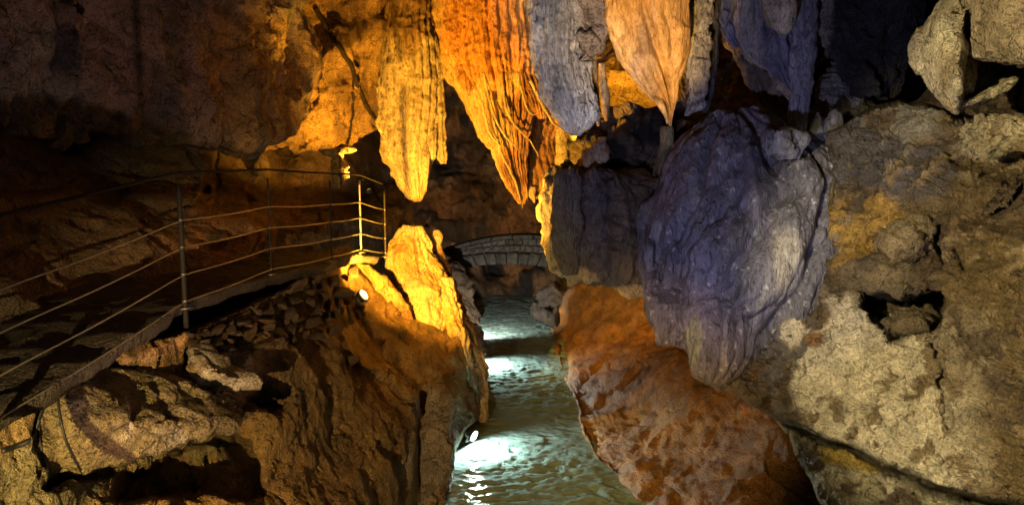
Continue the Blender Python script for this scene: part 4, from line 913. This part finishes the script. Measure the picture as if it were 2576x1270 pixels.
for i in range(nv):
    a, b = xs[i] + .012, xs[i + 1] - .012
    hh = .34 + random.uniform(-.03, .04)
    sk = lambda x: (x - xb(1275)) * .16
    g = random.uniform(.8, 1.2)
    prism('arch_stone', [(a, intr(a)), (b, intr(b)), (b + sk(b), intr(b) + hh), (a + sk(a), intr(a) + hh)], YB - .05 - random.uniform(0, .04), YB + .5, M_MASON, np.array((.13, .115, .095)) * g, br, seed=i)
for c_ in range(2):
    x = x0b
    while x < x1b:
        w = random.uniform(.22, .5); a, b = x + .01, min(x + w, x1b) - .01
        if b - a > .1:
            lo = lambda q: intr(q) + .40 + (deck(q) - .06 - intr(q) - .40) * c_ / 2
            hi = lambda q: intr(q) + .40 + (deck(q) - .06 - intr(q) - .40) * (c_ + 1) / 2 - .02
            if hi(a) - lo(a) > .05:
                prism('face_stone', [(a, lo(a)), (b, lo(b)), (b, hi(b)), (a, hi(a))], YB - random.uniform(0, .05), YB + .4, M_MASON, np.array((.12, .105, .085)) * random.uniform(.75, 1.2), br, seed=int(x * 100) + c_)
        x += w
cs_ = np.linspace(x0b, x1b, 9)
for i in range(8):
    a, b = cs_[i] + .008, cs_[i + 1] - .008
    prism('coping_slab', [(a, deck(a) - .06), (b, deck(b) - .06), (b, deck(b) + .05), (a, deck(a) + .05)], YB - .1, YB + .45, M_MASON, (.10, .085, .07), br, seed=400 + i)
core = [(x, intr(x) + .03) for x in np.linspace(x0b, x1b, 24)] + [(x, deck(x) - .02) for x in np.linspace(x1b, x0b, 24)]
prism('arch_core', core, YB + .06, YB + 1.2, M_MASON, (.12, .10, .08), br, jit=0, bevel=0)
M_WIREB = M_DARKSTEEL
rail_pts = [(x, YB + .1, deck(x) + .06) for x in np.linspace(x0b, x1b, 12)]
v, f, t, c = tube_geo(rail_pts, .018, step=.1); mesh_object('handrail', v, f, t, c, M_RUST, br)

# ------------------------------------------------------------------ railing
rl = empty('path_railing', P(903, 640, 9.8)); tag(rl, 'thin metal railing with four tensioned wires along the left path', 'railing')
def rail_point(px, d, drop):
    p = P(px, TOPY[px], d); return np.array([p[0], p[1], p[2] - drop])
drops = [0.0, .365, .575, .785, .995]
for i, (px, d) in enumerate(RAILPTS):
    a = rail_point(px, d, 0); b = rail_point(px, d, 1.30 if px == 447 else 1.12)
    big = .020 if px in (447, -560, -1) else (.009 if px in (672, 828) else .014)
    if px == -1: continue
    v, f, t, c = tube_geo([b, a], big, nseg=10, step=.1)
    mesh_object('post', v, f, t, c, M_STEEL if px == 903 else M_RUST, rl)
for px, d in RAILPTS:
    if px in (-1,): continue
    r_ = .026 if px in (447, -560) else .018
    for dr in drops[1:]:
        q = rail_point(px, d, dr); v, f, t, c = tube_geo([q + np.array([0, 0, -.014]), q + np.array([0, 0, .014])], r_ * .9, nseg=8, step=.02)
        mesh_object('wire_clamp', v, f, t, c, M_DARKSTEEL, rl)
    q = rail_point(px, d, 1.06); v, f, t, c = tube_geo([q, q + np.array([0, 0, .02])], .06, nseg=4, step=.02)
    mesh_object('base_plate', v, f, t, c, M_DARKSTEEL, rl)
for k, dr in enumerate(drops):
    pts = []
    for i in range(len(RAILPTS) - 1):
        a = rail_point(*RAILPTS[i], dr); b = rail_point(*RAILPTS[i + 1], dr)
        for s in np.linspace(0, 1, 9)[:-1]:
            q = a * (1 - s) + b * s; q[2] -= (.018 if k else .006) * 4 * s * (1 - s); pts.append(q)
    pts.append(rail_point(*RAILPTS[-1], dr))
    v, f, t, c = tube_geo(pts, (.011 if k == 0 else .0055), nseg=8, step=.08)
    mesh_object('top_rail' if k == 0 else 'wire', v, f, t, c, M_RUST if k == 0 else M_STEEL, rl)

# ------------------------------------------------------------------ lamps
def floodlight(name, label, loc, aim, size, lensmat, colr, watts, spot=None, blend=.6, radius=.05, group=None, beam=None):
    from mathutils import Vector
    loc = Vector(tuple(loc)); aim = Vector(tuple(aim)); dr = (aim - loc).normalized()
    root = empty(name, loc); root.rotation_euler = dr.to_track_quat('-Z', 'Y').to_euler()
    tag(root, label, 'floodlight', group)
    def part(nm, build, mat):
        bm = bmesh.new(); build(bm)
        me = bpy.data.meshes.new(nm); bm.to_mesh(me); bm.free(); me.materials.append(mat)
        o = bpy.data.objects.new(nm, me); COL.objects.link(o); o.parent = root; return o
    def hous(bm):
        bmesh.ops.create_cone(bm, cap_ends=True, segments=20, radius1=size * .55, radius2=size * .8, depth=size * 1.1)
        for v in bm.verts: v.co.z = -v.co.z if False else v.co.z
        for v in bm.verts: v.co = (v.co.x, v.co.y, size * .62 - v.co.z - size * .55 + size * .5)
        bmesh.ops.recalc_face_normals(bm, faces=bm.faces)
    part('housing', hous, M_HOUSING)
    def lns(bm):
        bmesh.ops.create_cone(bm, cap_ends=True, segments=24, radius1=size * .66, radius2=size * .62, depth=size * .06)
        for v in bm.verts: v.co.z -= size * .035
    part('lens', lns, lensmat)
    def brk(bm):
        for sx in (-1, 1):
            bmesh.ops.create_cube(bm, size=1)
            for v in list(bm.verts)[-8:]: v.co = (v.co.x * size * .08 + sx * size * .85, v.co.y * size * .9 - size * .35, v.co.z * size * .16 + size * .5)
        bmesh.ops.create_cube(bm, size=1)
        for v in list(bm.verts)[-8:]: v.co = (v.co.x * size * 1.78, v.co.y * size * .08 - size * .84, v.co.z * size * .16 + size * .5)
    part('bracket', brk, M_DARKSTEEL)
    ld = bpy.data.lights.new(name + '_light', 'SPOT' if spot else 'POINT')
    ld.energy = watts; ld.color = colr; ld.shadow_soft_size = radius
    if spot: ld.spot_size = math.radians(spot); ld.spot_blend = blend
    lo = bpy.data.objects.new('bulb', ld); COL.objects.link(lo); lo.parent = root
    lo.location = (0, 0, -size * .15 - radius * .2)
    if beam is not None:
        q = (Vector(tuple(beam)) - loc).normalized().to_track_quat('-Z', 'Y')
        lo.rotation_euler = (root.rotation_euler.to_quaternion().inverted() @ q).to_euler()
    return root
GOLD = (1.0, 0.46, 0.035)
# the lit warm lamp in the picture: faces up towards the hanging dripstone and the golden stalagmite
floodlight('floodlight', 'lit warm floodlight half hidden on the ledge below the railing corner', P(914, 742, 9.3), P(1100, 600, 9.1), .11, M_LENS_WARM, GOLD, 3400, spot=122, blend=.4, beam=P(1110, 430, 12.0))
# the white lamp at the water
floodlight('floodlight', 'blazing white floodlight at the water line of the left bank', P(1192, 1096, 10.35), P(1330, 1170, 9.9), .11, M_LENS_WHITE, (.85, 1.0, .92), 280, spot=164, blend=.25, beam=P(1192, 1096, 10.35) + np.array([.45, -.3, -1]))
# lamps behind the rocks and round the viewing platform, outside the picture
floodlight('floodlight', 'white floodlight hidden behind the golden stalagmite, facing the bridge', (-.86, 16.8, .42), (-.2, 21.2, 1.0), .08, M_LENS_WHITE, (1, .95, .84), 480, spot=136, blend=.5)
floodlight('floodlight', 'amber floodlight behind the railing corner lighting the orange wall', P(928, 478, 12.9), P(830, 150, 13.8), .06, M_LENS_WARM, GOLD, 800, spot=140, blend=.5)
floodlight('floodlight', 'warm floodlight by the viewing platform aimed at the left bank', (-1.8, .8, 2.88), P(590, 1210, 5.2), .09, M_LENS_WARM, (1, .68, .24), 1500, spot=60, blend=.6, radius=.004)
floodlight('floodlight', 'warm white floodlight left of the viewpoint aimed at the right wall', (-2.4, 1.6, 5.0), P(2470, 640, 6.0), .09, M_LENS_WARM, (1, .82, .46), 3600, spot=38, blend=.45, radius=.03)
floodlight('floodlight', 'bluish floodlight under the viewpoint aimed at the flowstone cascade', (-.2, 2.6, 2.2), P(1880, 380, 8.5), .09, M_LENS_WHITE, (.58, .58, 1.0), 640, spot=48, blend=.7, radius=.03)
floodlight('floodlight', 'amber floodlight under the viewpoint aimed at the tan stalactite', (.5, 3.4, 2.2), P(1610, 60, 9.2), .08, M_LENS_WARM, (1, .60, .14), 2600, spot=20, blend=.7, radius=.03)
floodlight('floodlight', 'orange floodlight below the viewpoint aimed at the rust brown boulder', (-.4, 3.0, 2.4), P(1660, 1000, 10.3), .08, M_LENS_WARM, (1, .58, .17), 1000, spot=38, blend=.8, radius=.03)
floodlight('floodlight', 'dim floodlight low in the gorge aimed up at the upper left wall', (-.8, 2.6, 1.6), P(330, 170, 9.0), .08, M_LENS_WARM, (1, .58, .44), 420, spot=44, blend=.9, radius=.05)
floodlight('floodlight', 'added neutral white fill lamp, unseen in the gorge, brightening the grey stalactite', (.0, 3.0, 2.1), P(1430, 150, 9.4), .08, M_LENS_WHITE, (1, .93, .88), 2000, spot=17, blend=.7, radius=.03)  # fill lamp added to brighten the grey stalactite
floodlight('floodlight', 'added warm fill lamp, unseen behind the golden stalagmite, brightening the back wall', (-2.6, 22.4, 2.3), (0.2, 26, 4.0), .08, M_LENS_WARM, (1, .60, .30), 260, spot=150, blend=.6)  # unseen lamp added to brighten the wall past the bridge
floodlight('floodlight', 'white floodlight tucked behind the foot of the golden stalagmite, over the water', (-.70, 14.9, .36), (.6, 14.2, 0), .06, M_LENS_WHITE, (.92, 1, .93), 420, spot=150, blend=.4, beam=(-.35, 14.6, -.6))
floodlight('floodlight', 'added unseen fill lamp beside the viewpoint giving the path recess a faint glow', (-1.4, 1.2, 4.6), P(420, 600, 8.0), .06, M_LENS_WARM, (1, .60, .56), 45, spot=60, blend=.9, radius=.05)  # added fill that lifts the recess slightly
floodlight('floodlight', 'amber floodlight behind the grey stalactite lighting the rock beyond it', (1.15, 12.0, 4.75), P(1540, 200, 14.0), .06, M_LENS_WARM, GOLD, 320, spot=120)

# ------------------------------------------------------------------ black tubes on the rock, shadow-line tubes on the orange wall, shadow-casting post
from mathutils import Vector
from mathutils.bvhtree import BVHTree
bpy.context.view_layer.update()
def surface(names):
    vs, fs, o = [], [], 0
    for n in names:
        ob = bpy.data.objects[n]; me = ob.data
        a = np.zeros(len(me.vertices) * 3, np.float32); me.vertices.foreach_get('co', a)
        a = a.reshape(-1, 3) + np.array(ob.location); vs.append(a)
        fs += [[i + o for i in p.vertices] for p in me.polygons]; o += len(a)
    return BVHTree.FromPolygons(np.concatenate(vs).tolist(), fs)
def trace(tree, pts, off=.012, n=40):
    p = np.array(pts, float); s = np.concatenate([[0], np.cumsum(np.hypot(*np.diff(p, axis=0).T))]); out = []
    for t in np.linspace(0, s[-1], n):
        x, y = np.interp(t, s, p[:, 0]), np.interp(t, s, p[:, 1])
        d = Vector(tuple(P(x, y, 1.0))) - Vector((0, 0, H)); d.normalize()
        hit = tree.ray_cast(Vector((0, 0, H)), d)
        if hit[0] is not None: out.append(np.array(hit[0] - d * off))
    return out
slab_tree = surface(['split_slab', 'river_bank_left'])  # thin dark lines on the slab are drawn as solid black tubes
for pts, lab in [([(112, 985), (100, 1030), (96, 1080), (104, 1130), (118, 1190), (128, 1240)], 'leftmost thin black tube running down the olive slab'),
                 ([(142, 968), (150, 1050), (165, 1110), (190, 1160), (212, 1200)], 'second thin black tube down the olive slab, nearest its shaded strip'),
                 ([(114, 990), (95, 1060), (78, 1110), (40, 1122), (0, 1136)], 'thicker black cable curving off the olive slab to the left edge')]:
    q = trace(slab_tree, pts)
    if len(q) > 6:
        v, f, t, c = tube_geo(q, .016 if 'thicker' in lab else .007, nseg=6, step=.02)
        tag(mesh_object('tube', v, f, t, c, M_BLACK), lab, 'tube', 'dark tubes on the left bank')
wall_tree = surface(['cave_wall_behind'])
g = []  # dark tubes drawn in place of shadow lines on the wall
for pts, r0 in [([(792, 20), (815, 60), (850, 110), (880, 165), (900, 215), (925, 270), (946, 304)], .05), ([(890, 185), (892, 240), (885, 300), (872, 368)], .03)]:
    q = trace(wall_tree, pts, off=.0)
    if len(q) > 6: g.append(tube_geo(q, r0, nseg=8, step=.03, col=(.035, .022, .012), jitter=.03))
if g: formation('wall_shadow_tubes', 'dark forked tubes drawn as shadow lines down the orange wall', 'drawn shadow', M_DARK, g)
Lp = np.array((-1.8, .8, 2.88)); tq = trace(slab_tree, [(245, 935), (300, 1135)], off=0, n=2); T1, T2 = tq[0], tq[-1]

B1 = Lp + .35 * (T1 - Lp); B2 = Lp + .35 * (T2 - Lp); dv = (B1 - B2)  # unseen post placed in the beam to cast the slab's shadow strip
v, f, t, c = tube_geo([B2 - dv * 2.5, B1 + dv * .9], .013, nseg=10, step=.05)
tag(mesh_object('shadow_post', v, f, t, c, M_RUST), 'unseen leaning metal post added to cast the dark strip on the olive slab', 'post')
